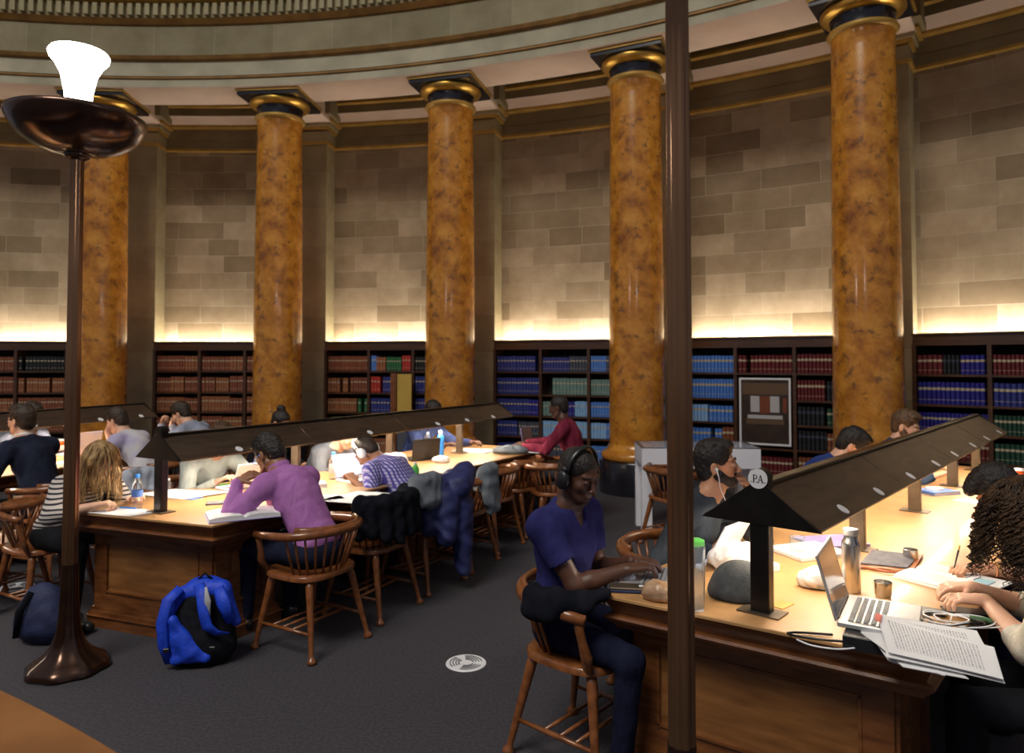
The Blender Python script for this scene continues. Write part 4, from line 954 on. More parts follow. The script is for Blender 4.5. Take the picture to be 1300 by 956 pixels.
    J = dict(H=lambda *p: (lambda q: Vector((x+q[0]*math.cos(rz)-q[1]*math.sin(rz), y+q[0]*math.sin(rz)+q[1]*math.cos(rz), q[2])))(H(*p)), HR=HR_, hc=hc, Lw=Lw, Rw=Rw, el=el, er=er, root=t, rz=rz, s=s, H_=H, nb=nb, up=up_, X=X, fw=fw, chest=chest)
    return J
M['eyewhite'] = mat('eye_white', (.36, .32, .29), rough=.25)
jeans = cloth('dark_jeans', (.005, .007, .022), (.010, .013, .036)); blacktr = cloth('black_trousers', (.008, .008, .011)); navytr = cloth('navy_trousers', (.010, .013, .032)); greytr = cloth('grey_trousers', (.05, .05, .06))
# 1. man with headphones
tee = cloth('navy_tee', (.018, .018, .090), (.030, .030, .14), bump=.3)
J1 = person('man in navy V-neck T-shirt wearing black headphones, typing on a laptop in front', .30, 3.17, (.80, -.60), skin='dark', hair='black', style='crop', lean=.04, low=.6, slide=-.03, head=(-.22, -.28), neckpitch=.36,
            L=(.535, 3.19, .815), Rr=(.49, 3.03, .825), Lp='type', Rp='type', LD=(.85, -.35, .05), RD=(.90, .20, .08), top=tee, topname='t_shirt', sleeve='short', legs=jeans, h=.007, hf=.0034, hairh=.004, vneck=True, detail=True, scale=.95, build=1.09, poleL=(-.2, .5, -1), poleR=(-.5, -.35, -1))
# 2. bearded man
hoodie = cloth('charcoal_jacket', (.030, .036, .045), (.05, .06, .075))
J2 = person('bearded man with white earphones resting his cheek on his hand', .85, 3.78, FR, skin='tan', hair='black', style='short', lean=.42, slide=.05, head=(.38, .10), L=(1.21, 3.60, 1.00), Rr=(.95, 3.42, .80), Lp='cheek', LD=(-.25, -.15, 1), LN=(-.8, .1, .1), top=hoodie, topname='jacket', sleeve='long', legs=jeans, h=.009, hf=.004, beard='black', detail='open', poleL=(.4, .3, -1), hairh=.005, scale=.98)
# 3. purple shirt
purple = cloth('purple_shirt', (.34, .13, .38), (.44, .19, .48))
J3 = person('person in a purple shirt and glasses leaning on elbows over an open book', -1.19, 4.43, FL, skin='brown', hair='black', style='short', lean=.62, slide=.07, head=(.05, -.62), L=(-1.71, 4.45, .96), Rr=(-1.61, 4.64, .95), Lp='relax', Rp='fist', LD=(.75, .35, .35), RD=(.3, -.2, .9), LN=(0, .5, -1), RN_=(.5, -.6, 0), top=purple, sleeve='long', legs=navytr, collar=purple, h=.009, hf=.0045, poleL=(-.2, -.5, -1), poleR=(0, .5, -1), scale=1.02)
# 4. checked shirt
check = stripes('checked_shirt', (.42, .40, .62), (.045, .04, .26), 42, 'X', axis2='Z', cc=(.05, .04, .25))
J4 = person('person in a blue checked shirt bent low over papers, white headphones on', -.74, 5.50, FL, skin='brown', hair='dark', style='crop', lean=.80, slide=.03, head=(.25, -.85), L=(-1.20, 5.45, .79), Rr=(-1.12, 5.78, .79), Lp='pen', Rp='flat', top=check, sleeve='roll', legs=navytr, h=.010, hf=.006, scale=.98)
# 5. striped woman
strp = stripes('striped_top', (.55, .50, .48), (.015, .014, .022), 38, 'Z', duty=.42)
J5 = person('person with long wavy blond hair in a striped top, writing at the table end', -3.08, 4.86, (.93, -.36), skin='fair', hair='blond', style='long', lean=.66, slide=.03, head=(-.25, -.60), L=(-2.50, 4.72, .80), Rr=(-2.62, 4.47, .80), Lp='fist', Rp='pen', LD=(.6, -.6, .3), top=strp, topname='striped_top', sleeve='roll', legs=blacktr, h=.010, hf=.0055, scale=.95, poleR=(-.4, -.9, -.6))
# 6. dark suit
suit = cloth('dark_suit', (.010, .013, .030), (.020, .026, .05))
J6 = person('man in a dark suit seen from behind at the far left, hand at chin', -3.80, 5.78, FF, skin='fair', hair='dark', style='short', lean=.38, slide=.05, head=(.15, -.05), L=(-4.30, 5.50, .80), Rr=(-4.10, 6.02, 1.03), Lp='relax', Rp='fist', RD=(.1, -.2, 1), RN_=(1, -.3, 0), top=suit, topname='suit_jacket', legs=blacktr, collar=M['paper'], h=.011, hf=.0065, scale=1.03, poleR=(-.2, .3, -1))
# 7. white and lilac tee
lil = mat('cloth_lilac_tee', (.62, .62, .68), (.36, .30, .58), scale=2.2, rough=.85, lo=.42, hi=.56)
J7 = person('person in a white and lilac T-shirt leaning on one hand at the far left table', -3.52, 6.93, (-.97, .2), skin='fair', hair='dark', style='short', lean=.58, slide=.04, head=(.0, -.35), L=(-4.12, 6.75, .82), Rr=(-3.98, 7.00, 1.02), Lp='relax', Rp='fist', RD=(.35, 0, 1), RN_=(1, 0, 0), top=lil, topname='t_shirt', sleeve='short', legs=greytr, h=.011, hf=.0065, poleR=(-.3, .2, -1))
# 8. pale blue shirt
pb = cloth('pale_blue_shirt', (.26, .30, .40), (.34, .38, .5))
J8 = person('person in a pale blue shirt, both hands at the face, farthest left row', -3.33, 7.85, (-.97, .25), skin='fair', hair='dark', style='short', lean=.55, slide=.04, head=(.1, -.5), L=(-3.80, 7.72, 1.03), Rr=(-3.82, 7.98, 1.00), Lp='fist', Rp='fist', LD=(.3, 0, 1), RD=(.3, 0, 1), top=pb, legs=greytr, h=.011, hf=.007, poleL=(-.2, -.4, -1), poleR=(-.2, .3, -1))
# 9. grey jumper opposite
gj = cloth('pale_grey_jumper', (.26, .29, .27), (.36, .39, .37))
J9 = person('person in a pale grey jumper facing us behind the middle table light', -2.60, 5.80, (.80, -.60), skin='fair', hair='brown', style='short', lean=.62, slide=.06, head=(-.1, -.5), L=(-1.98, 5.62, .98), Rr=(-2.22, 5.35, .80), Lp='fist', Rp='relax', LD=(-.3, .1, 1), top=gj, topname='jumper', legs=navytr, h=.011, hf=.0065, poleL=(0, .2, -1))
# 10. bun
J10 = person('person with dark hair in a bun, only the hair showing over the hood', -2.35, 6.80, FLr, skin='tan', hair='black', style='bun', lean=.35, slide=.02, head=(0, -.35), top=blacktr, topname='black_top', legs=blacktr, h=.012, hf=.008, scale=.90)
# 11. behind hood, dark blue
db = cloth('dark_blue_top', (.03, .045, .13), (.05, .07, .18))
J11 = person('person in a dark blue top reading behind the blue bottle', -1.12, 7.98, (.80, -.60), skin='dark', hair='black', style='crop', lean=.45, slide=.03, head=(.2, -.5), L=(-.45, 7.85, .82), Rr=(-.72, 7.55, .82), top=db, topname='blue_top', legs=blacktr, h=.011, hf=.007, scale=1.0)
# 12. maroon
mar = cloth('maroon_jumper', (.16, .015, .04), (.24, .03, .06))
J12 = person('person in a maroon jumper in profile at the far end of the middle table', .66, 7.62, (-.95, .3), skin='dark', hair='black', style='crop', lean=.30, slide=.0, head=(0, -.2), L=(.12, 7.5, .82), Rr=(.16, 7.8, .82), top=mar, topname='jumper', legs=greytr, h=.011, hf=.0065, scale=1.0)
# 13. opposite the checked shirt
J13 = person('person in grey opposite the checked shirt, mostly hidden by a light post', -1.86, 6.55, FLr, skin='fair', hair='dark', style='short', lean=.70, slide=.05, head=(0, -.7), L=(-1.25, 6.45, .82), Rr=(-1.5, 6.2, .82), top=cloth('mid_grey_top', (.10, .11, .13)), topname='grey_top', legs=navytr, h=.012, hf=.007)
# 14. far left behind lamp pole
J14 = person('person in grey across the far left table, beside the lamp pole', -5.15, 7.30, FFr, skin='fair', hair='dark', style='short', lean=.45, slide=.04, head=(0, -.35), L=(-4.6, 7.25, .82), Rr=(-4.75, 6.95, .82), top=cloth('slate_top', (.10, .11, .15), (.2, .21, .27)), topname='slate_top', legs=blacktr, h=.012, hf=.007)
# 15. blue behind right hood
J15 = person('person in royal blue bending down behind the right table light', 2.05, 5.27, (.94, -.34), skin='fair', hair='black', style='short', lean=.60, slide=.06, head=(-.1, -.6), side=.0, L=(2.62, 5.30, .80), Rr=(2.5, 5.0, .80), top=cloth('royal_blue_tee', (.02, .04, .17), (.03, .06, .24)), topname='t_shirt', sleeve='short', legs=blacktr, h=.011, hf=.006, scale=1.0)
# 16. brown haired man behind right hood
J16 = person('bearded brown haired man in dark blue beyond the right table light', 2.95, 5.92, (.85, -.5), skin='fair', hair='brown', style='short', lean=.42, slide=.05, head=(-.25, -.25), L=(3.45, 5.85, .82), Rr=(3.25, 5.5, .82), top=cloth('dusk_blue_top', (.03, .05, .10), (.05, .08, .15)), topname='dark_blue_top', legs=blacktr, h=.011, hf=.006, beard='brown')
# 17. writer
J17 = person('person with short dark hair writing with a pencil at the right edge', 2.72, 3.20, (-.85, .52), skin='tan', hair='black', style='flop', lean=.62, slide=.06, head=(.15, -.75), L=(2.02, 3.06, .815), Rr=(2.46, 3.45, .80), Lp='pen', Rp='relax', LD=(-1, .25, .05), top=cloth('dark_grey_top', (.03, .035, .04)), topname='dark_top', sleeve='roll', legs=jeans, h=.009, hf=.0042, poleL=(.3, -.8, -.4))
# 18. curly haired person
cream = cloth('cream_blouse', (.50, .46, .38), (.62, .58, .50))
J18 = person('person with long dark curly hair in a cream blouse, tapping a phone', 2.00, 2.40, (-.84, .54), skin='fair', hair='curl', style='long', lean=.26, slide=.06, head=(-.05, -.45), L=(1.74, 2.63, .825), Rr=(1.80, 2.80, .82), Lp='type', Rp='type', LD=(-.90, .42, .0), RD=(-.95, .12, 0), top=cream, topname='blouse', sleeve='roll', legs=blacktr, h=.008, hf=.0036, scale=.94, poleL=(-.1, -.9, -1), poleR=(.4, .5, -1), build=1.08)
# ---- strands of hair
def strands(J, mt, n, length, r, curl, seed, front=.06, spread=.02, keepz=-.5, bare=(.35, .55), name='hair_strands', flare=1.):
    rnd = random.Random(seed); mb = MB(); t = J['root']; s = J['s']; done = 0
    while done < n:
        q = rnd.uniform(0, 2*PI); zz = rnd.uniform(-.25, 1.); rr = math.sqrt(max(0, 1-zz*zz)); px, py, pz = rr*math.cos(q), rr*math.sin(q), zz
        if py > bare[0] and pz < bare[1]: continue
        p = V3(px*.094, -.018+py*.112, .036+pz*.10); P = J['H_'](*p); out = J['HR'] @ V3(px, py, 0); o2 = np.array([out[0], out[1], 0]); o2 = o2/(np.linalg.norm(o2)+1e-6)
        L_ = length*rnd.uniform(.75, 1.05)*(1 if pz < .4 else 1.1); k = 26; ph = rnd.uniform(0, 6.28); fr = rnd.uniform(.8, 1.2)*curl[1]; pts = []
        cur = P.copy(); d = unit(o2*.8*flare+V3(0, 0, .15*flare-.3*(1-flare))); tang = np.cross(o2, V3(0, 0, 1))
        for i in range(k):
            u = i/(k-1); d = unit(d*.72+V3(0, 0, -1)*.30+o2*.06*(1-u)*flare); cur = cur+d*L_/k
            a = curl[0]*min(1, u*4)*rnd.uniform(.85, 1.15); off = o2*math.cos(ph+u*fr*L_)*a+tang*math.sin(ph+u*fr*L_)*a
            pts.append(cur+off)
        mb.tube(pts, [r*(1-.6*i/(k-1)) for i in range(k)], 4); done += 1
    return mb.build(name, mt, t, smooth=True)
strands(J18, HR['curl'], 760, .29, .0034, (.012, 175), 5)
strands(J5, HR['blond'], 340, .34, .0042, (.006, 38), 6, flare=.35, bare=(.0, .9))
# ---- headphones, earphones, glasses
def headphones(label, J, m1, m2, big=1.):
    t = thing('headphones', label, 'headphones', tuple(J['H'](0, 0, 0)), J['rz']); s = J['s']; R = J['HR']
    pts = [tuple(R @ V3(.094*math.cos(q), .005, .02+.112*math.sin(q))) for q in [PI*i/20 for i in range(21)]]
    mb = MB(); mb.tube(pts, .010*s, 8, flat=(1.6, .6), up=tuple(R @ V3(0, 1, 0))); mb.build('headband', m1, t, smooth=True)
    for q in (-1, 1):
        mb = MB(); Rm = Matrix([list(r) for r in R]) @ Matrix.Rotation(PI/2, 3, 'Y')
        o = mb; prof = [(0, .016), (.028, .015), (.036, .008), (.038, -.006), (.034, -.016), (.02, -.018), (0, -.018)]
        m_ = MB(); m_.lathe(prof, 20); c = Vector(R @ V3(q*.098, -.002, -.016))
        m_.v = [tuple(Rm @ Vector((p[0]*1.15, p[1]*.95, p[2]*q))+c) for p in m_.v]; m_.build('ear_cup', m1, t, smooth=True)
        m_ = MB(); m_.lathe([(.0, 0), (.012, 0), (.012, .003), (0, .003)], 12); c = Vector(R @ V3(q*.104, .004, .042)); m_.v = [tuple(Rm @ Vector((p[0]*.6, p[1], p[2]*q))+c) for p in m_.v]; m_.build('hinge_plate', m2, t)
    return t
headphones('black over-ear headphones worn by the man in the navy T-shirt', J1, M['blackplastic'], M['steel'])
headphones('white over-ear headphones worn by the person in the checked shirt', J4, M['disc'], M['steel'])
mb = MB(); h2 = J2['H']; a_ = h2(.088, .0, -.02); pts = [a_, h2(.095, .01, -.05), h2(.09, .01, -.11), h2(.06, .03, -.19), h2(.03, .07, -.27), h2(.02, .09, -.36)]
if True:
    t = thing('earphones', 'white wired earphones hanging from the bearded man\'s ear', 'earphones', (0, 0, 0))
    mb.tube(pts, .0022, 6); mb.build('cable', M['disc'], t, smooth=True)
    mb = MB(); mb.tube([h2(.082, .002, -.016), h2(.096, .004, -.018)], [.007, .008], 10); mb.tube([h2(.092, .004, -.018), h2(.095, .008, -.05)], [.004, .003], 8); mb.build('earbud', M['disc'], t, smooth=True)
t = thing('glasses', 'blue tinted glasses on the face of the purple shirted person', 'glasses', (0, 0, 0)); h3 = J3['H']
for q in (-1, 1):
    mb = MB(); mb.tube([h3(q*.033+.020*math.cos(a), .104, -.004+.015*math.sin(a)) for a in [2*PI*i/14 for i in range(14)]], .0022, 5, closed=True); mb.build('rim', M['bluecap'], t)
    mb = MB(); mb.tube([h3(q*.052, .102, .0), h3(q*.080, .03, .0), h3(q*.082, -.01, -.004)], .002, 5); mb.build('temple', M['bluecap'], t)
mb = MB(); mb.tube([h3(-.013, .105, 0), h3(.013, .105, 0)], .002, 5); mb.build('bridge', M['bluecap'], t)
# ---------------------------------------------------------------- things on the tables
TZ = .7605
def at(px, py, hh=TZ):
    """where the table (or floor) surface lies under a given sight line; used once to read positions off the plan"""
    u = (px-650)/900; v = (433-py)/900; c, s = math.cos(.03), math.sin(.03); dy = v*c+s; dz = c-v*s; t_ = (hh-EYE)/dy; return u*t_, dz*t_
def lathe_thing(name, label, cat, x, y, parts, z=TZ, group=None, n=28):
    t = thing(name, label, cat, (x, y, z), 0, group)
    for pn, prof, m_ in parts: mb = MB(); mb.lathe(prof, n); mb.build(pn, m_, t, smooth=False, angle=.8)
    return t
def laptop(label, x, y, F, w=.34, d=.235, ang=110, z=TZ, bm='silver', sm='screenoff', lit=None, keys=True, thick=.018):
    """x,y = middle of the hinge, F = direction the user sits (away from the lid)"""
    t = thing('laptop', label, 'laptop', (x, y, z), yawof((-F[0], -F[1])))
    mb = MB(); mb.bbox((0, -d/2, thick/2), (w, d, thick), .003); mb.build('base', M[bm], t)
    if keys:
        mb = MB(); mb.box((0, -d*.36, thick+.0005), (w*.88, d*.46, .001)); mb.build('keyboard_bed', M['blackplastic'] if bm != 'silver' else M['steel'], t)
        for r in range(5):
            for c in range(13): 
                mb2 = MB() if (r == 0 and c == 0) else mb2
                mb2.bbox((-w*.40+w*.8*c/12, -d*.17-d*.095*r, thick+.0025), (w*.054, d*.068, .003), .001)
        mb2.build('keys', M['key'], t)
        mb = MB(); mb.box((0, -d*.80, thick+.0006), (w*.26, d*.26, .001)); mb.build('touchpad', M['key'] if bm != 'silver' else M['silver'], t)
    a = math.radians(ang-90); Rr = Matrix.Rotation(-a, 3, 'X')
    mb = MB(); c = Vector((0, 0, thick))+Rr @ Vector((0, .003, d*.46)); mb.bbox(c, (w, .007, d*.92), .003, R=Rr); mb.build('lid', M[bm], t)
    mb = MB(); c = Vector((0, 0, thick))+Rr @ Vector((0, -.0012, d*.47)); mb.box(c, (w*.93, .0012, d*.82), R=Rr); mb.build('screen', M[sm], t)
    mb = MB(); mb.tube([(-w*.4, .002, thick), (w*.4, .002, thick)], .006, 8); mb.build('hinge', M['blackplastic'], t)
    return t
def slab(name, label, cat, x, y, w, d, hh, rz, m_, z=TZ, pages=None, group=None):
    t = thing(name, label, cat, (x, y, z), rz, group)
    if pages is None: mb = MB(); mb.bbox((0, 0, hh/2), (w, d, hh), min(.003, hh*.4)); mb.build('block', m_, t)
    else:
        mb = MB(); mb.box((0, 0, .0015), (w, d, .003)); mb.box((-w/2+.002, 0, hh/2), (.004, d, hh)); mb.box((0, 0, hh-.0015), (w, d, .003)); mb.build('cover', m_, t)
        mb = MB(); mb.box((.002, 0, hh/2), (w-.008, d-.008, hh-.006)); mb.build('pages', pages, t)
    return t
def sheet(name, label, cat, pts, m_, th=.002, sag=0., z=None, parent=None, nx=10, ny=10, curl=0., uv=True, seed=0):
    """a sheet (or thin stack) spanning four world corners (x,y,z), optionally wavy"""
    rnd = random.Random(seed); A_, B_, C_, D_ = [Vector(p) for p in pts]; mb = MB(); ps = []; uvs = []
    o = (A_+B_+C_+D_)/4 if parent is None else Vector((0, 0, 0))
    for j in range(ny+1):
        for i in range(nx+1):
            u, v = i/nx, j/ny; p = A_.lerp(B_, u).lerp(D_.lerp(C_, u), v); p = p+Vector((0, 0, curl*math.sin(PI*u*1.1)*math.sin(PI*v)+sag*math.sin(4.2*u+seed)*math.cos(3.1*v+seed))); ps.append(p-o)
    k = (nx+1)*(ny+1); vs = ps+[p-Vector((0, 0, th)) for p in ps]; fs = []
    for j in range(ny):
        for i in range(nx): a = j*(nx+1)+i; fs.append((a, a+1, a+nx+2, a+nx+1)); fs.append((a+k, a+nx+1+k, a+nx+2+k, a+1+k))
    for i in range(nx): a = i; fs.append((a+k, a+1+k, a+1, a)); a = ny*(nx+1)+i; fs.append((a, a+1, a+1+k, a+k))
    for j in range(ny): a = j*(nx+1); fs.append((a, a+nx+1, a+nx+1+k, a+k)); a = j*(nx+1)+nx; fs.append((a+k, a+nx+1+k, a+nx+1, a))
    mb.add(vs, fs); ob = mb.build(name, m_, parent, smooth=False, loc=None if parent else tuple(o), angle=.8)
    UVS = [(i/nx, j/ny) for j in range(ny+1) for i in range(nx+1)]*2
    ul = ob.data.uv_layers.new(name='UVMap')
    for l in ob.data.loops: ul.data[l.index].uv = UVS[l.vertex_index]
    if label: tag(ob, label, cat)
    return ob
def open_book(label, x, y, rz, w=.21, d=.29, hh=.018, cov='lilac', z=TZ):
    t = thing('open_book', label, 'book', (x, y, z), rz)
    mb = MB(); mb.box((0, 0, .002), (2*w+.01, d+.01, .004)); mb.build('cover', M[cov], t)
    for s in (-1, 1):
        prof = [(0, .004), (s*w, .004), (s*w, hh*.7), (s*w*.8, hh*.95), (s*w*.4, hh*1.15), (s*w*.12, hh), (0, hh*.5)]
        mb = MB(); vs = [(a, -d/2, b) for a, b in prof]+[(a, d/2, b) for a, b in prof]; k = len(prof)
        mb.add(vs, [tuple(range(k)), tuple(range(2*k-1, k-1, -1))]+[(i, i+k, (i+1) % k+k, (i+1) % k) for i in range(k)]); ob = mb.build('pages', M['page'], t)
        ul = ob.data.uv_layers.new(name='UVMap')
        for l in ob.data.loops: v = ob.data.vertices[l.vertex_index].co; ul.data[l.index].uv = (abs(v.x)/w, v.y/d+.5)
    return t
def lump(name, label, cat, x, y, size, m_, z=TZ, seed=0, h=.006, amp=.012, f=60, rz=0):
    S_ = SD(); sx, sy, sz = size; S_.ell((0, 0, sz*.45), (sx/2, sy/2, sz*.6), k=.01); S_.ell((sx*.2, -sy*.1, sz*.35), (sx*.3, sy*.35, sz*.5), k=.02); S_.ell((-sx*.2, sy*.12, sz*.3), (sx*.3, sy*.3, sz*.45), k=.02)
    S_.noise(amp, f, seed=seed); S_.clip((0, 0, .001), (0, 0, -1)); o = sdobj(name, S_, h, m_, None, loc=(x, y, z), rot=(0, 0, rz)); tag(o, label, cat); return o
def cable(name, label, pts, r, m_, cat='cable'):
    # smooth the control points
    P_ = [Vector(p) for p in pts]; out = []
    for i in range(len(P_)-1):
        p0, p1, p2, p3 = P_[max(0, i-1)], P_[i], P_[i+1], P_[min(len(P_)-1, i+2)]
        for k in range(8):
            u = k/8; out.append(.5*((2*p1)+(p2-p0)*u+(2*p0-5*p1+4*p2-p3)*u*u+(3*p1-p0-3*p2+p3)*u**3))
    out.append(P_[-1]); mb = MB(); mb.tube(out, r, 6); o = mb.build(name, m_, smooth=True); tag(o, label, cat); return o
# right table -------------------------------------------------
X_, Y_ = at(818, 735); laptop('silver laptop under the headphone wearer\'s hands, behind the lamp pole', .685, 3.06, (-.93, .30), w=.30, d=.21, ang=112, sm='screenlit')
X_, Y_ = at(797, 750); slab('notebook', 'navy notebook lying under the phone on the table corner', 'notebook', X_, Y_, .155, .075, .012, -.15, M['bag_navy'])
t = slab('phone', 'brown backed phone lying on the navy notebook', 'phone', X_, Y_, .15, .072, .009, -.15, M['postmetal'], z=TZ+.012)
mb = MB(); mb.bbox((.055, .0, .010), (.02, .02, .003), .001); mb.build('camera_bump', M['disc'], t)
X_, Y_ = at(798, 741); lump('tissue', 'crumpled white tissue beside the phone', 'tissue', X_, Y_+.02, (.06, .05, .035), M['crumple'], seed=1, h=.004, amp=.006)
X_, Y_ = at(838, 762); lump('snack_wrapper', 'crumpled amber plastic wrapper left of the lamp pole', 'wrapper', X_, Y_, (.13, .10, .075), M['amber'], seed=4, h=.005, amp=.010, f=45)
X_, Y_ = at(880, 774); lathe_thing('drinking_glass', 'tall clear glass just right of the lamp pole', 'glass', X_, Y_, [('glass_wall', [(0, 0), (.040, 0), (.042, .004), (.046, .235), (.044, .235), (.040, .012), (0, .012)], M['thinplastic'])])
X_, Y_ = at(884, 714); t = lathe_thing('spice_jar', 'black jar with a bright green lid behind the clear glass', 'jar', X_, Y_, [('jar_body', [(0, 0), (.040, 0), (.042, .01), (.042, .075), (.038, .08), (0, .08)], M['blackplastic']), ('lid', [(.038, .08), (.040, .084), (.038, .104), (.02, .112), (0, .112)], M['green'])])
t = laptop('white laptop seen from behind its raised lid, near the bearded man', .99, 3.40, (-.74, .67), w=.30, d=.22, ang=118, bm='white', sm='screenlit')
X_, Y_ = at(940, 728); lump('plastic_bag', 'crumpled white plastic bag behind the charcoal dome', 'bag', X_, Y_+.05, (.24, .19, .12), M['crumple'], seed=3, h=.007, amp=.014, f=38)
# charcoal dome
X_, Y_ = at(948, 766); S_ = SD(); S_.ell((0, 0, .03), (.118, .095, .115), k=.02); S_.ell((0, 0, .02), (.122, .10, .04), k=.03); S_.clip((0, 0, .002), (0, 0, -1)); o = sdobj('padded_case', S_, .006, M['domefabric'], None, loc=(X_, Y_+.08, TZ), rot=(0, 0, -.2)); tag(o, 'charcoal dome shaped padded case behind the badge post', 'case')
X_, Y_ = at(1010, 700); slab('paper_stack', 'stack of white papers with a lilac folder under the near end of the right hood', 'papers', X_+.05, Y_-.03, .30, .24, .02, .35, M['paper'], pages=None)
t = bpy.context.scene.collection.objects[-1]
X_, Y_ = at(1040, 690); slab('folder', 'lilac folder with loose white sheets beyond the laptop screen', 'folder', X_+.07, Y_+.02, .30, .22, .012, .2, M['lilac'], pages=M['paper'])
X_, Y_ = at(1012, 705); lathe_thing('plastic_cup', 'clear plastic cup beside the white paper stack', 'cup', X_, Y_, [('cup_wall', [(0, 0), (.028, 0), (.034, .09), (.036, .09), (.034, .092), (.027, .004), (0, .004)], M['thinplastic'])])
X_, Y_ = at(992, 768); slab('table_plate', 'small brass plate let into the table behind the badge post', 'plate', X_, Y_, .09, .06, .003, .7, M['goldpaint'])
X_, Y_ = at(982, 728); t = slab('mouse', 'small white rounded box behind the badge post', 'box', X_, Y_+.04, .07, .05, .035, .4, M['disc'])
X_, Y_ = at(1040, 750); lump('tissue', 'crumpled white tissues behind the silver laptop screen', 'tissue', X_+.02, Y_+.05, (.16, .12, .08), M['crumple'], seed=6, h=.005, amp=.010, f=50)
X_, Y_ = at(1081, 751); lathe_thing('vacuum_flask', 'tall brushed steel vacuum flask with a grey cap', 'flask', X_, Y_, [('flask_body', [(0, 0), (.034, 0), (.036, .004), (.036, .19), (.034, .205), (.027, .215), (.026, .232)], M['steel']), ('cap', [(.026, .230), (.029, .232), (.029, .250), (.027, .256), (0, .257)], M['silver'])])
X_, Y_ = at(1121, 757); lathe_thing('steel_cup', 'open steel cup beside the flask and keyboard', 'cup', X_, Y_, [('cup_wall', [(0, 0), (.026, 0), (.031, .008), (.034, .058), (.033, .059), (.0305, .01), (.025, .003), (0, .003)], M['steel'])])
X_, Y_ = at(1156, 712); lathe_thing('steel_cup', 'small steel cup behind the grey leather folder', 'cup', X_, Y_, [('cup_wall', [(0, 0), (.028, 0), (.032, .005), (.032, .055), (.030, .056), (.028, .01), (0, .01)], M['steel'])])
# leather folder
t = thing('leather_folder', 'grey felt folder edged with tan leather, lying flat behind the flask', 'folder', (0, 0, 0))
c4 = [at(1090, 722), at(1158, 728), at(1172, 707), at(1105, 700)]
sheet('tan_cover', None, None, [(*c4[0], TZ+.008), (*c4[1], TZ+.010), (*c4[2], TZ+.010), (*c4[3], TZ+.008)], M['leather'], th=.007, sag=.003, parent=t)
c4 = [(a*.999, b) for a, b in [at(1093, 716, TZ+.012), at(1152, 722, TZ+.012), at(1166, 706, TZ+.012), at(1108, 699, TZ+.012)]]
sheet('felt_flap', None, None, [(*c, TZ+.018) for c in c4], M['greyfelt'], th=.006, curl=.01, parent=t)
mb = MB(); q0 = at(1100, 722); q1 = at(1150, 728); mb.tube([(q0[0], q0[1]-.012, TZ+.008), ((q0[0]+q1[0])/2-.02, (q0[1]+q1[1])/2-.045, TZ+.010), (q1[0], q1[1]-.012, TZ+.008)], .006, 8); mb.build('strap', M['leather'], t, smooth=True)
# silver laptop on a black dock
lx, ly = 1.165, 2.545
slab('docking_box', 'flat black box under the silver laptop', 'box', 1.26, 2.43, .31, .22, .045, yawof((-.85, .53)), M['blackplastic'])
laptop('open silver laptop in the right foreground, its screen reflecting the room', lx+.02, ly+.02, (.85, -.53), w=.33, d=.24, ang=106, z=TZ+.046)
cable('cable', 'black cable looping out of the box under the silver laptop', [(1.13, 2.36, TZ+.02), (1.05, 2.38, TZ+.018), (.97, 2.43, TZ+.012), (.95, 2.47, TZ+.008), (1.0, 2.48, TZ+.006), (1.10, 2.46, TZ+.006)], .0045, M['blackplastic'])
cable('cable', 'white cable beside the black loop at the laptop corner', [(1.13, 2.34, TZ+.01), (1.06, 2.34, TZ+.005), (.99, 2.37, TZ+.005), (.96, 2.42, TZ+.005)], .003, M['disc'])
# papers sheaf hanging over the corner
t = thing('paper_sheaf', 'loose sheaf of printed white pages fanned over the near table corner', 'papers', (0, 0, 0))
z0 = .835
def qd(p, hs): return [(*at(px, py, hh), hh) for (px, py), hh in zip(p, hs)]
sheet('page', None, None, qd([(1128, 838), (1098, 798), (1150, 790), (1200, 858)], [.80, .80, .812, .80]), M['paper'], th=.0015, sag=.004, parent=t, seed=2)
sheet('page', None, None, qd([(1146, 846), (1090, 800), (1140, 786), (1230, 862)], [.806, .808, .82, .80]), M['paper'], th=.0015, sag=.004, parent=t, seed=3)
sheet('page', None, None, qd([(1118, 780), (1125, 833), (1276, 868), (1240, 800)], [.845, .822, .80, .825]), M['page'], th=.0015, sag=.003, parent=t, seed=1)
sheet('page', None, None, qd([(1112, 778), (1128, 828), (1274, 862), (1262, 822)], [.848, .832, .815, .825]), M['page'], th=.0015, sag=.004, parent=t, seed=5)
sheet('red_tab', None, None, qd([(1112, 778), (1110, 786), (1118, 790), (1120, 781)], [.851, .848, .848, .851]), M['red'], th=.0015, parent=t, nx=2, ny=2)
X_, Y_ = at(1211, 738); open_book('open notebook with white pages between the two writers', X_-.03, Y_+.04, .55, w=.16, d=.23, hh=.020, cov='paper')
X_, Y_ = at(1232, 742, TZ+.03); slab('workbook', 'white printed booklet with a pale blue panel under the pencil hand', 'book', X_+.06, Y_+.02, .22, .15, .006, .62, M['paper'], z=TZ+.026)
mb = MB(); o_ = slab('index_card', 'pale blue card lying on the white booklet', 'card', X_+.05, Y_+.01, .13, .06, .002, .62, mat('pale_blue_card', (.35, .6, .7), (.42, .66, .76)), z=TZ+.033)
X_, Y_ = at(1188, 762); slab('phone', 'black phone under the typing fingers at the right', 'phone', 1.70, 2.69, .075, .15, .010, 1.25, M['blackplastic'])
X_, Y_ = at(1170, 768); slab('phone', 'second black phone lying among tangled cables', 'phone', 1.56, 2.70, .07, .13, .010, .9, M['blackplastic'])
